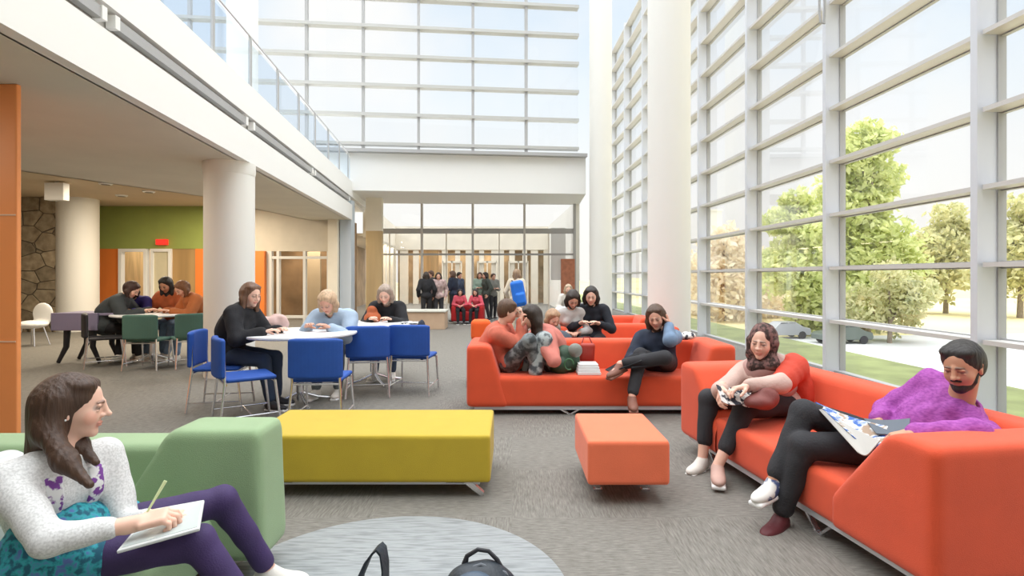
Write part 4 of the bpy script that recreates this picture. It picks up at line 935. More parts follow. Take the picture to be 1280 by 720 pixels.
# ------------------------------------------------------------------ people and what they hold
sneaker = pattern('sneaker_white', (.75, .74, .70), (.06, .09, .22), scale=9, lo=.56, hi=.6)
offw = mat('canvas_white', (.72, .69, .63), .8, bump=.2, bscale=80, var=.1)
denim = mat('denim_blue', (.16, .24, .36), .85, bump=.3, bscale=120, var=.3, vscale=8)
navy = mat('navy_cloth', (.018, .026, .05), .85, bump=.3, bscale=90, var=.4, vscale=8)
charcoal = mat('charcoal_cloth', (.028, .028, .032), .85, bump=.3, bscale=90, var=.2, vscale=8)
coralk = mat('coral_knit', (.58, .145, .09), .85, bump=.4, bscale=120, var=.2, vscale=10)
rust = mat('rust_knit', (.42, .10, .03), .85, bump=.4, bscale=90, var=.25, vscale=8)
bw = pattern('print_page', (.03, .035, .05), (.75, .74, .70), scale=22, lo=.47, hi=.52)
colour_page = pattern('colour_page', (.05, .13, .40), (.72, .76, .78), (.35, .25, .18), scale=16, lo=.45, hi=.53)

# --- woman on the green sofa
heather = pattern('heather_knit', (.54, .54, .53), (.72, .72, .71), scale=130, lo=.36, hi=.6)
purple = mat('purple_leggings', (.048, .026, .105), .75, bump=.15, bscale=150, var=.2, vscale=6)
tealp = pattern('teal_paisley', (.012, .10, .16), (.03, .36, .40), (.10, .16, .42), scale=34, lo=.42, hi=.54)
def woman_extra(i):
    r, s = i['root'], i['s']; rt, fw, up = i['T']; N_, Pv, mid = i['N'], i['Pv'], i['mid']
    s1 = SDF()                          # tunic round the waist and lap
    s1.ell(Pv+up*.03*s, (.188*s, .145*s, .11*s), i['T'], k=.04*s); s1.ell(Pv+up*.11*s+fw*.03*s, (.158*s, .135*s, .10*s), i['T'], k=.04*s)
    for x in 'rl': s1.cone(i['H'][x], i['H'][x].lerp(i['K'][x], .30), .112*s, .105*s, k=.05*s)
    s1.wr = wrinkle(.006*s, 60, 2); sdf_obj('tunic', s1, .008, tealp, r)
    pm = pattern('purple_embroidery', (.18, .05, .28), (.70, .70, .70), scale=34, lo=.44, hi=.50)
    s2 = SDF(); i['torso'](s2, .0165*s, k=.05)   # embroidered front bands following the cardigan
    a_ = np.array(N_); r3 = np.array(rt); f3 = np.array(fw); u3 = np.array(up)
    def cut(X, Y, Z):
        q = lambda v: (X-a_[0])*v[0]+(Y-a_[1])*v[1]+(Z-a_[2])*v[2]
        return np.maximum(np.maximum(np.abs(np.abs(q(r3))-.070*s)-.026*s, -q(f3)+.02*s), np.maximum(q(u3)+.05*s, -q(u3)-.40*s))
    s2.p.append(('i', cut, np.array([-9.]*3), np.array([9.]*3), None, .001))
    sdf_obj('embroidered_band', s2, .007, pm, r)
    e = SDF(); e.ell(i['C']+i['R'][0]*.084*s-i['R'][2]*.036*s, (.0045*s,)*3); sdf_obj('earring', e, .002, paper, r)
PW = dict(pelvis=P(68, 690, 2.14), neck=P(76, 566, 2.13), head=P(92, 508, 2.16), mid=P(62, 632, 2.17), fwd=(.93, -.36, .1), hipf=(.97, .10, 0), hf=(.90, .40, -.10), roll=-.04,
    wr=P(172, 654, 1.98), wl=P(196, 646, 2.12), er=P(20, 780, 1.70), el=P(90, 720, 2.5), hr=(.93, .30, .18), hl=(.90, -.05, .1), pr=(.1, .3, -1), pl=(0, -.2, -1), sr=(0, 1, .5), sl=(0, -1, .3),
    cr=(.75, .9, 1.0, 1.05), cl=.35, kr=(-.6, 2.35, 2.4), kl=(-.6, 2.5, 2.4), ar=(-.98, 2.20, .10), al=(-1.16, 2.66, .11), thigh=.53, shin=.43, tr=(1, .3, -.1), tl=(1, .25, -.1),
    hairf_r=P(112, 606, 1.98), hairf_l=P(120, 578, 2.14))
wi = person('woman with long brown hair and heather cardigan drawing on a white tablet', .90, PW,
    dict(skin='fair', hair=(.060, .028, .014), top=heather, bottom=purple, topname='cardigan', botname='leggings', shoe=offw, loose=.009, loose2=.006, sleeve=.66, wr=.003), 'long', .0052, extra=woman_extra)
# tablet
tb = empty('drawing_tablet', P(200, 662, 2.05), 'white drawing tablet lying on the knees in purple leggings', 'tablet')
A_ = P(146, 693, 1.90); B_ = P(250, 664, 1.98); C_ = P(256, 628, 2.22); D_ = P(190, 640, 2.22)
MB().quad(A_, B_, C_, D_, .012).build('frame', mat('tablet_white', (.62, .64, .63), .4, bump=.01), tb, bevel=.004)
up_ = Vector((0, 0, .0125)); k = .08
c4 = (A_+B_+C_+D_)/4
MB().quad(*[q.lerp(c4, .09)+up_ for q in (A_, B_, C_, D_)], .001).build('screen', mat('tablet_screen', (.50, .57, .56), .25, bump=.01), tb)
st = MB().tube([P(184, 640, 1.98), P(207, 601, 2.02)], [.0035, .006], 10); tag(recenter(st.build('stylus', mat('pale_green_plastic', (.70, .78, .42), .4, bump=.01))), 'pale green stylus in the hand of the drawing woman', 'stylus')
ps = MB().quad(P(196, 652, 1.93), P(226, 633, 2.1), P(236, 630, 2.14), P(206, 648, 1.97), .004); 
# white cushion behind her
cu = SDF(); cu.box(P(-22, 640, 2.3), (.07, .17, .22), frame((.1, 1, 0)), .065); tag(recenter(sdf_obj('cushion', cu, .012, pattern('grey_stripe', (.55, .56, .58), (.74, .74, .74), scale=8, kind='wave'))), 'grey white cushion behind the back of the drawing woman', 'cushion')

# --- bags on the round rug
shell = mat('pack_nylon', (.018, .026, .036), .5, bump=.3, bscale=60, var=.3, vscale=6)
bx = P(603, 0, 2.4).x; by = 2.30
bp = empty('backpack', (bx, by, .012), 'dark navy backpack with grab handle standing on the grey rug', 'backpack')
s = SDF(); s.ell((bx, by, .175), (.165, .11, .155), k=.04); s.box((bx, by-.02, .12), (.15, .10, .11), None, .06, k=.04); s.wr = wrinkle(.005, 30, 3); sdf_obj('shell', s, .009, shell, bp)
MB().tube([(bx-.07, by+.03, .30), (bx-.06, by+.03, .335), (bx-.015, by+.03, .362), (bx+.03, by+.03, .355), (bx+.065, by+.02, .325), (bx+.08, by+.02, .29)], [.014, .010, .009, .009, .010, .014], 8).build('handle', darkm, bp)
s = SDF(); s.ell((bx-.02, by-.06, .215), (.11, .07, .10), k=.02); sdf_obj('pocket', s, .009, mat('pack_blue', (.05, .08, .12), .45, bump=.2, bscale=50), bp)
MB().tube([(bx-.155, by-.02, .21), (bx-.10, by-.02, .292), (bx, by-.02, .326), (bx+.10, by-.02, .292), (bx+.155, by-.02, .21)], .006, 6).build('zip', mat('zip_grey', (.2, .22, .25), .4, .3, bump=.01), bp)
sy_ = 2.30; x0 = P(472, 0, 2.38).x; m = MB()
sb = empty('shoulder_bag', (x0, sy_-.1, .012), 'dark bag with upright loop strap on the rug, beside the navy backpack', 'bag')
pts = [(-.075, -.08, .08), (-.072, -.05, .18), (-.060, -.01, .27), (-.035, .02, .325), (-.010, .04, .355), (.010, .045, .368), (.028, .04, .352), (.043, .02, .30), (.052, -.02, .21), (.055, -.06, .08)]
rb_ = []; rf_ = []
for i, a in enumerate(pts):
    n_ = 1.08; rb_ += [(x0+a[0], sy_+a[1]-.03, a[2]), (x0+a[0]+.012, sy_+a[1]+.035, a[2]+.004), (x0+a[0]*.86, sy_+a[1]-.03, a[2]-.010), (x0+a[0]*.86+.012, sy_+a[1]+.035, a[2]-.006)]
for i in range(len(pts)-1):
    q = 4*i; rf_ += [(q, q+4, q+5, q+1), (q+2, q+3, q+7, q+6), (q, q+2, q+6, q+4), (q+1, q+5, q+7, q+3)]
m.add(rb_, rf_+[(0, 1, 3, 2), (36, 38, 39, 37)]).build('strap', shell, sb, smooth=70)
s = SDF(); s.ell((x0, sy_-.14, .075), (.16, .13, .075), k=.02); s.wr = wrinkle(.004, 40, 6); sdf_obj('pouch', s, .009, shell, sb)

# --- man with the magazine
magenta = pattern('magenta_knit', (.27, .042, .28), (.40, .09, .40), scale=45, lo=.36, hi=.64, stretch=(1, 1, 2.5))
PMn = dict(pelvis=V(2.20, 3.30, .50), neck=P(1206, 506, 3.12), head=P(1203, 457, 3.06), mid=V(2.40, 3.27, .60), fwd=(-.86, -.30, .45), hipf=(-.95, .25, 0), hf=(-.86, -.50, -.30), roll=.04,
    wr=P(1098, 524, 3.30), wl=P(1142, 543, 2.80), er=(2.3, 4.2, .2), el=(2.75, 2.2, .95), hr=(-.9, -.3, -.25), hl=(-1, .12, -.28), pr=(0, -.4, -1), pl=(0, .3, -1), sr=(-.3, -1, 0), sl=(-.3, .6, 1),
    cr=.4, cl=.8, ar=P(967, 600, 3.38), al=P(976, 645, 3.36), kr=(1.5, 3.7, 2.2), kl=(1.5, 3.3, 1.6), tr=(-.85, -.5, -.15), tl=(-.75, -.55, -.05), shift_l=(.02, -.04, 0))
def man_extra(i):
    r, s = i['root'], i['s']; nk = SDF(); a = i['N']+Vector((-.01, 0, .01)); rt, fw, up = i['T']
    for k in range(20):
        t = k/20*2*math.pi; t2 = (k+1)/20*2*math.pi
        nk.cone(a+rt*.066*s*math.cos(t)+fw*.06*s*math.sin(t)-up*.02*s-fw*.0*s, a+rt*.066*s*math.cos(t2)+fw*.06*s*math.sin(t2)-up*.02*s, .009, .009, k=.004)
    sdf_obj('collar', nk, .005, mat('plum_rib', (.22, .03, .14), .8, bump=.2, bscale=100), r)
mi = person('bearded man in a purple sweater reading on the red sofa', .95, PMn, dict(skin='tan', fem=False, beard=True, hair=(.022, .018, .016), top=magenta, bottom=charcoal, shoe_r=sneaker, shoe_l=mat('maroon_shoe', (.10, .015, .02), .6, bump=.1), lace=offw, loose=.022, wr=.009, hem=.88), 'short', .0056, extra=man_extra)
mg = empty('magazine', P(1060, 540, 3.1), 'large open picture magazine propped on the black trousered thigh', 'magazine')
def sheet(name, a, b, c, d, m, par, bend=.03, n=8, t=.006):
    a, b, c, d = map(Vector, (a, b, c, d)); nn = (b-a).cross(d-a).normalized(); vs = []; fs = []
    for k in range(n+1):
        u = k/n; o = nn*math.sin(u*math.pi)*bend
        vs += [a.lerp(b, u)+o, d.lerp(c, u)+o, a.lerp(b, u)+o-nn*t, d.lerp(c, u)+o-nn*t]
    for k in range(n):
        q = 4*k; fs += [(q, q+4, q+5, q+1), (q+2, q+3, q+7, q+6), (q, q+2, q+6, q+4), (q+1, q+5, q+7, q+3)]
    fs += [(0, 1, 3, 2), (4*n, 4*n+2, 4*n+3, 4*n+1)]
    return MB().add(vs, fs).build(name, m, par, smooth=60)
sheet('page', P(1017, 505, 3.45), P(1100, 552, 2.90), P(1088, 566, 2.84), P(1072, 566, 2.90), mat('cover_grey', (.42, .40, .37), .5, bump=.02), mg, .02)
sheet('page', P(1019, 503, 3.47), P(1110, 534, 3.05), P(1102, 560, 2.88), P(1068, 548, 3.02), colour_page, mg, .02)
sheet('page', P(1080, 524, 3.22), P(1138, 524, 3.05), P(1136, 540, 2.93), P(1096, 543, 2.98), mat('dark_page', (.10, .12, .15), .5, bump=.02), mg, .01)

# --- woman with head scarf
quilt = mat('mauve_quilt', (.46, .27, .245), .8, bump=.3, bscale=40, var=.1, vscale=8)
pinksl = mat('pale_pink_sleeve', (.60, .42, .36), .8, bump=.3, bscale=60, var=.1)
redj = mat('red_jacket', (.60, .055, .025), .75, bump=.3, bscale=60, var=.1)
scarfm = pattern('brown_scarf', (.035, .018, .014), (.20, .10, .09), scale=32, lo=.45, hi=.58)
def scarf_extra(i):
    r, s = i['root'], i['s']; rt, fw, up = i['T']; C, (hr, hf, hu), N_ = i['C'], i['R'], i['N']
    v = SDF(); cc = i['mid'].lerp(N_, .34)
    v.ell(cc+fw*.035*s+up*.05*s, (.175*s, .125*s, .115*s), i['T'], k=.03*s); v.ell(i['mid']+fw*.04*s-up*.02*s, (.168*s, .125*s, .115*s), i['T'], k=.02*s); v.ell(i['Pv']+up*.1*s+fw*.03*s, (.175*s, .135*s, .09*s), i['T'], k=.02*s)
    v.wr = wrinkle(.003*s, 50, 4); sdf_obj('puffer_vest', v, .008, quilt, r)
    h = SDF(); h.ell(C+(-hf*.022+hu*.028)*s, (.090*s, .104*s, .104*s), [hr, hf, hu], k=.02*s)
    for x in (-1, 1):
        a = C+hr*x*.082*s+hu*.0*s; b = C+hr*x*.070*s-hu*.10*s+hf*.02*s; c = N_+rt*x*.05*s+fw*.08*s+up*.0*s
        h.cone(a, b, .03*s, .028*s, k=.03*s); h.cone(b, c, .03*s, .034*s, k=.03*s)
    h.cone(C-hf*.06*s, N_-fw*.04*s, .08*s, .07*s, k=.04*s)
    h.cone(N_+rt*.065*s+fw*.075*s+up*.01*s, N_-rt*.065*s+fw*.095*s+up*.015*s, .050*s, .050*s, k=.03*s); h.cone(N_-rt*.06*s+fw*.05*s, N_-rt*.15*s-up*.01*s, .032*s, .018*s, k=.03*s)
    h.ell(C+(hf*.085-hu*.028)*s, (.060*s, .080*s, .092*s), [hr, hf, hu], k=.012*s, op='s'); h.wr = wrinkle(.0025*s, 80, 8); sdf_obj('headscarf', h, .006, scarfm, r)
    j = SDF(); j.cone(N_-rt*.09*s-fw*.05*s-up*.05*s, i['S']['l']-fw*.01*s-rt*.01*s, .07*s, .090*s, k=.04*s); j.cone(i['S']['l']-fw*.01*s-rt*.01*s, i['S']['l'].lerp(i['E']['l'], .85)-fw*.02*s-rt*.01*s, .090*s, .080*s, k=.03*s)
    j.cone(i['S']['l']-fw*.08*s, i['Pv']-rt*.20*s-fw*.03*s, .08*s, .08*s, k=.04*s); j.wr = wrinkle(.004*s, 45, 1); sdf_obj('jacket', j, .010, redj, r)
PH = dict(pelvis=P(968, 500, 4.42), neck=P(957, 454, 4.40), head=P(953, 427, 4.34), fwd=(-.55, -.80, -.05), hipf=(-.80, -.60, 0), hf=(-.62, -.75, -.16), roll=-.08,
    wr=P(902, 486, 4.10), wl=P(934, 482, 4.02), er=(1.5, 4.8, .2), el=P(1010, 490, 4.0), hr=(-.3, -.5, -.5), hl=(-.95, -.1, -.2), pr=(.5, -.3, -.4), pl=(0, -.2, -1), sr=(1, -.5, .3), sl=(0, -1, .3), cl=.5, cr=.5,
    ar=P(878, 573, 4.35), al=P(897, 582, 4.05), kr=(1.0, 4.5, 2), kl=(1.1, 3.7, 1.6), tr=(-.75, -.65, -.05), tl=(-.3, -.95, -.05))
person('woman in brown head scarf and mauve puffer vest on the red sofa', .96, PH, dict(skin='fair', hair=(.03, .02, .015), top=pinksl, bottom=charcoal, shoe_r=offw, shoe_l=mat('pink_shoe', (.55, .36, .30), .7, bump=.1), loose=.02, hem=.68, lace=mat('grey_lace', (.4, .4, .4))), None, .0065, extra=scarf_extra)
mg = empty('magazine', P(915, 498, 4.1), 'black and white patterned magazine held by the woman in head scarf', 'magazine')
sheet('page', P(895, 481, 4.05), P(922, 484, 4.12), P(926, 506, 3.98), P(902, 502, 3.92), bw, mg, .02)
sheet('page', P(922, 484, 4.12), P(943, 490, 4.10), P(948, 508, 3.96), P(926, 506, 3.98), bw, mg, .02)
hb = SDF(); hb.ell(P(956, 497, 4.02), (.10, .07, .085), k=.02); hb.ell(P(948, 502, 3.98), (.10, .06, .05), k=.03); hb.wr = wrinkle(.004, 50, 7)
hbo = empty('clutch_bag', P(953, 505, 4.0), 'dusty maroon soft bag in the lap of the woman in head scarf', 'bag'); sdf_obj('pouch', hb, .008, mat('maroon_leather', (.24, .075, .065), .6, bump=.2, bscale=60), hbo)
MB().tube([P(938, 490, 3.99), P(945, 484, 4.0), P(958, 484, 4.02), P(968, 492, 4.0)], .006, 8).build('strap', mat('dark_strap', (.08, .03, .03), .5, bump=.05), hbo)

# --- two people huddled on the middle sofa
greyp = pattern('grey_floral', (.07, .08, .09), (.38, .42, .42), scale=13, lo=.44, hi=.56)
PA = dict(pelvis=V(-.02, 6.40, .51), neck=P(624, 408, 6.38), head=P(635, 389, 6.36), mid=P(613, 437, 6.42), fwd=(.95, -.25, -.2), hipf=(1, -.2, 0), hf=(.93, .1, -.3),
    wr=P(651, 401, 6.30), wl=P(655, 412, 6.45), er=P(648, 470, 6.2), el=P(650, 470, 6.5), hr=(.2, .0, 1), hl=(.2, 0, 1), pr=(-1, 0, .2), pl=(-1, 0, .2), cr=.7, cl=.7, sr=(0, 1, 0), sl=(0, -1, 0),
    ar=P(672, 467, 6.20), al=P(660, 463, 6.45), kr=P(650, 420, 6.1), kl=P(650, 420, 6.6), tr=(1, 0, -.1), tl=(1, 0, -.1), thigh=.40, shin=.38)
person('person in a coral sweater with short brown hair, left of the huddled pair', .96, PA, dict(skin='fair', hair=(.10, .05, .025), top=coralk, bottom=pattern('slate_floral', (.05, .06, .065), (.22, .25, .26), scale=11, lo=.46, hi=.6), shoe=offw, sole=offw, loose=.026), 'short', .009)
PB = dict(pelvis=P(690, 457, 6.48), neck=P(677, 413, 6.42), head=P(662, 396, 6.34), mid=P(692, 430, 6.50), fwd=(-.9, -.3, -.25), hipf=(-.9, -.4, 0), hf=(-.93, -.1, -.35),
    wr=P(653, 408, 6.28), wl=P(672, 428, 6.15), er=P(660, 470, 6.6), el=P(700, 460, 6.0), hr=(-.1, 0, 1), hl=(-1, 0, .3), pr=(1, 0, 0), pl=(0, 0, -1), cr=.7, sr=(0, -1, 0), sl=(0, 1, 1),
    ar=P(655, 466, 6.42), al=P(668, 468, 6.14), kr=P(655, 400, 6.7), kl=P(668, 400, 6.0), tr=(-1, -.1, -.1), tl=(-1, -.1, -.1), thigh=.40, shin=.36)
person('person with long dark hair leaning in, right of the huddled pair', .96, PB, dict(skin='light', hair=(.028, .016, .010), top=mat('salmon_knit', (.60, .20, .16), .85, bump=.4, bscale=100, var=.2), bottom=greyp, shoe=offw, loose=.024, loose2=.03), 'long', .009)
# green backpack, papers, red bag, dark laptop
gp = empty('backpack', P(706, 470, 6.3), 'dark green backpack standing on the middle red sofa', 'backpack')
s = SDF(); s.ell(P(707, 450, 6.32), (.16, .11, .17), k=.03); s.ell(P(700, 458, 6.22), (.11, .07, .09), k=.03); s.wr = wrinkle(.006, 40, 2); sdf_obj('shell', s, .011, mat('forest_nylon', (.03, .075, .04), .6, bump=.3, bscale=50, var=.3), gp)
s = SDF(); s.ell(P(719, 438, 6.25), (.08, .06, .08), k=.02); sdf_obj('pocket', s, .011, mat('grey_nylon', (.22, .23, .20), .6, bump=.3, bscale=50), gp)
m = MB(); c_ = P(711, 455, 6.18); m.tube([c_+Vector((.05*math.cos(t), -.02, .06*math.sin(t))) for t in [k*.4 for k in range(14)]], .009, 6); m.build('strap', mat('green_strap', (.05, .16, .07), .5, bump=.05), gp)
a = P(722, 467, 6.12)
for k in range(4):
    q = MB().box((a.x+.005*k, 6.08+.01*k, .425+.028*k), (a.x+.25-.008*k, 6.33, .451+.028*k)); 
    tag(recenter(q.build('paper_pad', paper)), 'white paper pad on the sofa beside green backpack, ' + ('lowest', 'second from below', 'second from above', 'topmost')[k]+' of the pile', 'paper', 'pile of white paper pads')
rbg = empty('tote_bag', P(735, 452, 6.55), 'brick red bag leaning against the back of the middle sofa', 'bag')
q = P(734, 440, 6.44); s = SDF(); s.box((q.x, 6.44, .62), (.085, .035, .115), frame((0, 1, .35)), .03); sdf_obj('pouch', s, .011, mat('brick_leather', (.38, .04, .025), .6, bump=.1), rbg)
MB().tube([(q.x-.06, 6.46, .72), (q.x-.03, 6.5, .79), (q.x+.03, 6.5, .79), (q.x+.06, 6.46, .72)], .008, 6).build('handle', mat('brick_strap', (.25, .02, .015)), rbg)
# --- person in navy on the right end of the middle sofa
PC = dict(pelvis=V(1.68, 6.40, .52), neck=P(822, 415, 6.42), head=P(820, 396, 6.30), mid=P(824, 440, 6.5), fwd=(-.35, -.92, -.1), hipf=(-.5, -.85, 0), hf=(-.35, -.85, -.35), roll=.12, hu=(0, 0, 1),
    wr=P(800, 452, 6.05), wl=P(836, 404, 6.28), er=(1.1, 6.8, .3), el=P(850, 455, 6.2), hr=(-.9, -.2, -.1), hl=(-.35, 0, 1), pr=(0, 0, -1), pl=(-1, .1, 0), cl=.8, cr=.3, sr=(0, -1, 0), sl=(0, -1, .2),
    ar=P(790, 496, 5.86), al=P(775, 455, 5.95), kr=P(790, 420, 5.7), kl=P(850, 440, 5.6), tr=(-.1, -1, -.2), tl=(-.8, -.5, -.3))
person('person in navy hoodie with denim sleeves resting head on hand', .98, PC, dict(skin='light', hair=(.085, .045, .025), nosleeve='l', top=navy, bottom=charcoal, shoe=mat('brown_shoe', (.22, .09, .06), .6, bump=.1), sole=mat('brown_shoe', (.22, .09, .06)), loose=.022, hem=.86), 'bob', .009,
    extra=lambda i: (lambda s: (s.cone(i['S']['l'], i['E']['l'], .081*i['s'], .067*i['s'], k=.02), s.cone(i['E']['l'], i['E']['l'].lerp(i['W']['l'], .8), .066*i['s'], .050*i['s'], k=.02), sdf_obj('denim_sleeve', s, .011, denim, i['root'])))(SDF()))
lp_ = empty('laptop', P(775, 462, 5.95), 'black laptop leaning on the knee at the middle sofa', 'laptop')
sheet('lid', P(757, 463, 6.05), P(798, 440, 6.0), P(803, 452, 5.85), P(764, 466, 5.9), black, lp_, .0, 1, .012); sheet('keyboard', P(786, 452, 6.0), P(826, 447, 6.1), P(826, 456, 5.9), P(790, 461, 5.85), black, lp_, .0, 1, .012)
sc_ = SDF(); sc_.ell(P(858, 420, 6.5), (.11, .1, .05), k=.02); sc_.wr = wrinkle(.006, 40, 9); tag(recenter(sdf_obj('folded_scarf', sc_, .012, bw)), 'crumpled pale scarf on top of the middle sofa end', 'scarf')

# --- people at the cafe tables
pi = math.pi
sitter('woman with wavy brown hair in a black sweater at the near table', -3.22, 6.42, .50, -pi/2-.12, dict(skin='fair', hair=(.16, .08, .045), top=black, bottom=mat('dark_jeans', (.03, .05, .09), .85, bump=.3), shoe=darkm, loose=.032), 'mid', .97, lean=.28, headdown=.25, headyaw=-.35, hands='table', res=.008)
sitter('blond person in a pale blue shirt hunched over the near table', -2.22, 7.42, .50, pi-.1, dict(skin='light', hair=(.58, .40, .25), top=mat('pale_blue_shirt', (.36, .46, .58), .8, bump=.3, bscale=40, var=.1), bottom=mat('grey_trousers', (.12, .14, .14), .85, bump=.3), shoe=offw, fem=False, loose=.035), 'bob', 1.0, lean=.75, headdown=.7, hands='table', res=.010)
sitter('person with pale knitted cap resting head at rear table', -1.86, 8.62, .50, pi, dict(skin='fair', hair=(.36, .28, .22), top=black, bottom=mat('dark_jeans', (.03, .05, .09)), shoe=offw, loose=.03), 'bob', .98, lean=.55, headdown=.5, hands='table', res=.011)
pk = empty('carrier_bag', P(333, 405, 6.75), 'crumpled pinkish bag on the near white table', 'bag'); s = SDF(); q = P(336, 403, 6.8); s.ell((q.x, 6.8, .925), (.24, .14, .085), k=.03); s.ell((q.x+.12, 6.8, .95), (.12, .1, .09), k=.03); s.wr = wrinkle(.012, 30, 5); sdf_obj('pouch', s, .012, mat('pink_plastic', (.62, .42, .38), .6, bump=.3, bscale=20, var=.1), pk)
rj = SDF(); q = P(466, 396, 8.1); rj.ell((q.x, 8.1, .90), (.12, .14, .08), k=.03); rj.ell((q.x-.02, 8.15, .98), (.08, .1, .08), k=.03); rj.wr = wrinkle(.01, 30, 6); tag(recenter(sdf_obj('folded_jacket', rj, .014, rust)), 'rust brown jacket heaped on the rear white table', 'jacket')
nj = SDF(); q = P(526, 425, 7.2); nj.ell((q.x, 7.25, .72), (.06, .13, .22), k=.03); nj.ell((q.x+.01, 7.25, .55), (.05, .12, .14), k=.03); nj.wr = wrinkle(.008, 30, 2)
njo = empty('hanging_jacket', (q.x, 7.25, .4), 'navy jacket hanging from the blue chair at the rear table', 'jacket'); sdf_obj('jacket_body', nj, .014, navy, njo)
pp = MB().box((-1.55, 7.65, .842), (-1.3, 7.95, .856)); tag(recenter(pp.build('notebook', bw)), 'patterned notebook lying on the rear white table', 'notebook')

# --- far left group
sitter('person in a dark grey jacket slumped at the far left table', -7.12, 9.8, .50, -pi/2+.25, dict(skin='fair', hair=(.05, .02, .015), top=mat('slate_jacket', (.045, .055, .06), .8, bump=.3, bscale=40, var=.2), bottom=black, shoe=offw, loose=.045), 'bob', 1.0, lean=.5, headdown=.7, hands='table', res=.011)
sitter('person in a violet blue top bent over the far left table', -6.95, 10.5, .50, pi+.15, dict(skin='light', hair=(.03, .015, .012), top=mat('violet_top', (.045, .035, .22), .8, bump=.3, bscale=40, var=.15), bottom=black, shoe=offw, loose=.03), 'bob', .95, lean=.45, headdown=.8, hands='table', res=.011)
sitter('person with tall dark hair and a rust sweater facing camera', -6.42, 10.62, .50, pi, dict(skin='tan', hair=(.015, .012, .010), top=rust, bottom=denim, shoe=offw, loose=.03), 'mid', 1.02, lean=.2, headdown=.6, hands='table', res=.011)
sitter('person in an orange brown hoodie at the right of far left table', -5.72, 10.35, .50, pi-.65, dict(skin='light', hair=(.20, .08, .03), top=mat('amber_knit', (.46, .14, .04), .85, bump=.4, var=.2), bottom=denim, shoe=offw, loose=.04), 'bob', .98, lean=.4, headdown=.7, hands='table', res=.011)
sitter('person in jeans seated in the dark teal chair', -5.6, 9.15, .50, 0, dict(skin='light', hair=(.04, .02, .015), top=teal, bottom=denim, shoe=paper, loose=.02), 'bob', .80, lean=.95, headdown=.9, hands='table', res=.012) if False else None

# --- behind the middle sofa
sitter('person in a white shirt with dark hair, left on the rear red sofa', .86, 8.50, .42, pi+.1, dict(skin='light', hair=(.03, .018, .012), top=mat('white_shirt', (.72, .72, .70), .8, bump=.2, bscale=40, var=.05), bottom=charcoal, shoe=offw), 'bob', .93, lean=.35, headdown=.75, res=.011)
sitter('person in a black shirt with dark bob, right on the rear red sofa', 1.22, 8.46, .42, pi-.25, dict(skin='fair', hair=(.02, .014, .012), top=mat('black_shirt', (.012, .016, .026), .8, bump=.3, bscale=40, var=.3), bottom=charcoal, shoe=offw), 'bob', .97, lean=.25, headdown=.35, headyaw=.1, hands='hold', res=.011)
sitter('person in a beige top leaning forward behind the huddled pair', .30, 8.0, .42, pi+.5, dict(skin='fair', hair=(.42, .26, .15), top=mat('grey_beige_top', (.28, .24, .20), .8, bump=.3, var=.2), bottom=denim, shoe=offw), 'bob', .86, lean=.95, headdown=.6, res=.012)
sitter('person in a white top far back by the tan pier', 1.45, 14.6, .42, pi, dict(skin='fair', hair=(.5, .38, .26), top=offw, bottom=denim, shoe=offw), 'bob', .9, lean=.2, res=.014)
gb = SDF(); q = P(700, 411, 7.6); gb.ell((q.x, 7.6, .62), (.17, .12, .14), k=.03); gb.wr = wrinkle(.006, 30, 4); go = empty('duffel_bag', (q.x, 7.6, 0), 'slate grey rounded bag standing behind the middle red sofa', 'bag')
gb.ell((q.x, 7.6, .3), (.19, .14, .3), k=.05); sdf_obj('shell', gb, .014, mat('slate_nylon', (.07, .09, .12), .6, bump=.3), go)

def stander(label, x, y, yaw, cols, hair, size, res=.014, hands='down', extra=None, group=None, gait=.06):
    s = 1.136*size; R = Matrix.Rotation(yaw, 3, 'Z'); L = lambda a, b, c: Vector((x, y, 0))+R @ (Vector((a, b, c))*s)
    q = dict(pelvis=L(0, 0, .93), neck=L(0, .02, 1.45), head=L(0, .05, 1.585), mid=L(0, .0, 1.18), fwd=R @ Vector((0, 1, 0)), hf=R @ Vector((0, 1, -.2)),
        ar=L(.10, gait, .09), al=L(-.10, -gait, .09), kr=L(.1, 1, .5), kl=L(-.1, 1, .5), tr=R @ Vector((.1, 1, 0)), tl=R @ Vector((-.1, 1, 0)), er=L(.5, -.5, 1.1), el=L(-.5, -.5, 1.1), sr=R @ Vector((0, 1, 0)), sl=R @ Vector((0, 1, 0)))
    if hands == 'down': q['wr'] = L(.24, .05, .92); q['wl'] = L(-.24, .05, .92); q['pr'] = R @ Vector((-1, 0, 0)); q['pl'] = R @ Vector((1, 0, 0))
    else: q['wr'] = L(.08, .28, 1.15); q['wl'] = L(-.08, .28, 1.15)
    return person(label, size, q, cols, hair, res, group, extra=extra)
blue_n = mat('bright_blue_nylon', (.01, .16, .68), .6, bump=.2, bscale=40, var=.15)
stander('standing person carrying the bright blue backpack', .10, 13.6, -.5, dict(skin='light', hair=(.28, .18, .10), top=mat('cream_top', (.6, .52, .40), .8, bump=.2), bottom=beige, shoe=offw, loose=.02), 'bob', .86)
bk = empty('backpack', (P(646, 0, 13.3).x, 13.3, .8), 'bright blue backpack worn by a standing person in the distance', 'backpack')
a = P(645, 352, 13.3); b = P(651, 383, 13.3); s = SDF(); s.box(((a.x+b.x)/2, 13.36, (a.z+b.z)/2+.01), (.16, .12, .31), frame((0, 1, 0), (-.18, 0, 1)), .08); s.box((b.x, 13.24, b.z+.19), (.11, .06, .13), frame((0, 1, 0), (-.18, 0, 1)), .05, k=.02); sdf_obj('shell', s, .014, blue_n, bk)
MB().tube([(a.x-.08, 13.45, a.z), (a.x-.1, 13.62, a.z+.02), (a.x-.1, 13.75, a.z-.1)], .02, 6).build('strap', darkm, bk)
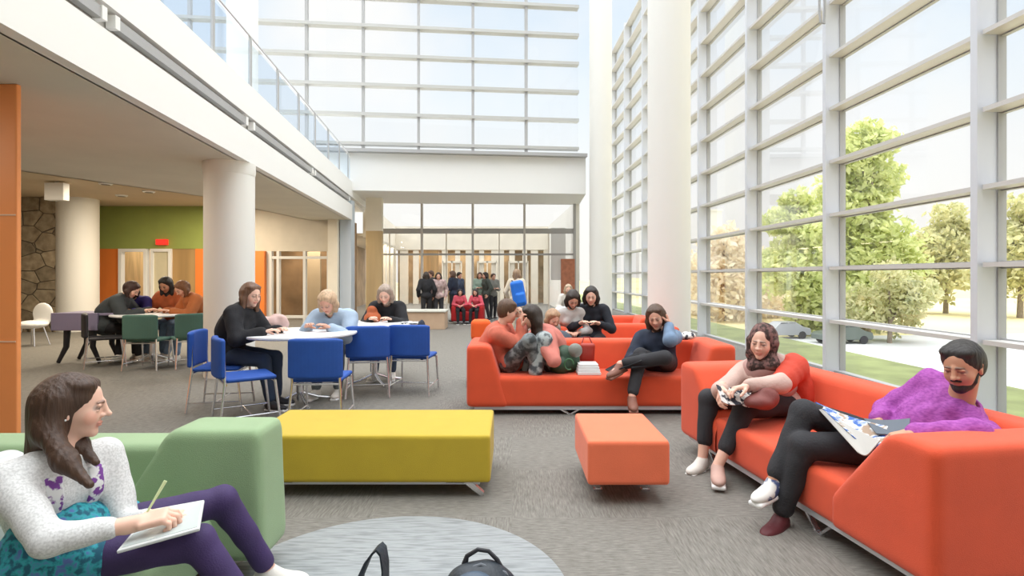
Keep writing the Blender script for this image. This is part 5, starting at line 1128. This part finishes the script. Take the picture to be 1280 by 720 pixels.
far = [(533, 17.0, black, 'black', 'leftmost of the standing group behind the low counter', .84), (540, 17.6, mat('charcoal_coat', (.03, .03, .03), .8, bump=.2), 'charcoal', 'just right of the leftmost stander behind the counter', .86),
       (548, 17.3, mat('floral_pale', (.50, .36, .34), .8, var=.5, vscale=12), 'pale floral', 'standing at the right end of the low counter', .83),
       (567, 18.2, navy, 'navy', 'standing left of the crimson sofa', .86), (573, 19.0, mat('dusk_blue', (.06, .08, .13), .8, bump=.2), 'dusk blue', 'standing right behind the navy dressed one', .84),
       (600, 19.4, mat('mint_top', (.34, .46, .38), .8, bump=.2), 'mint green', 'standing behind the crimson sofa', .84), (608, 18.9, mat('dark_olive', (.05, .06, .05), .8, bump=.2), 'dark olive', 'standing at the right end of crimson sofa', .84),
       (616, 19.5, mat('sand_grey', (.22, .22, .2), .8, bump=.2), 'sand grey', 'standing farthest right, left of the blue backpack', .82)]
for i, (px, Y, m_, cn, wh, sz) in enumerate(far):
    stander('person in %s clothes %s' % (cn, wh), P(px, 0, Y).x, Y, [.3, 2.2, 3.3, 1.2, 4.0, 3.1, 2.0, 3.6][i], dict(skin='light', hair=[(.03, .02, .015), (.10, .05, .03)][i % 2], top=m_, bottom=charcoal, shoe=darkm, loose=.03), ['bob', 'short', 'mid'][i % 3], sz, hands=['down', 'up'][i % 2])
pinkt = mat('pink_top', (.68, .10, .14), .8, bump=.2)
sitter('person in a pink red top, left on the crimson sofa', -1.66, 17.72, .38, pi+.2, dict(skin='light', hair=(.03, .02, .02), top=pinkt, bottom=black, shoe=darkm), 'bob', .74, lean=.2, res=.014)
sitter('person in a pink red top, right on the crimson sofa', -1.12, 17.72, .38, pi-.2, dict(skin='light', hair=(.03, .02, .02), top=pinkt, bottom=black, shoe=darkm), 'mid', .74, lean=.2, res=.014)
# small things on the window side

# ------------------------------------------------------------------ lights
def area(x, y, z, sx, sy, pw, col=(1, .86, .66)):
    l = bpy.data.lights.new('fill_light', 'AREA'); l.shape = 'RECTANGLE'; l.size = sx; l.size_y = sy; l.energy = pw; l.color = col
    o = bpy.data.objects.new('fill_light', l); COL.objects.link(o); o.location = (x, y, z); return o
for x, y, p_ in ((-10.2, 10.6, 35), (-9.6, 13.6, 45), (-7.9, 12.2, 60), (-8.2, 15.2, 70)): area(x, y, 3.6, .5, .5, p_)  # added warm fill behind the soffit edge, apart from the dark downlights
for x, y in ((-6.6, 4), (-6.6, 7.5), (-5.6, 13.0)): area(x, y, 3.18, .3, 1.2, 45, (1, .9, .75))  # added warm fill below the low soffit, no fitting there
area(P(168, 0, 18).x, 18.2, 3.4, .8, .8, 40); area(P(380, 0, 18).x, 18.4, 3.3, 1.5, .8, 60)  # warm light of the room behind the door; fill added for the office
area(-3.0, 30.8, 2.85, 5, .6, 55); area(-5.9, 25, 2.9, .5, 6, 90)  # fill added to brighten the far building and the court side

# ------------------------------------------------------------------ real size
for o in list(SC.objects):
    if o.parent is None:
        o.location = o.location*U
        if o.type not in ('CAMERA', 'LIGHT'): o.scale = o.scale*U
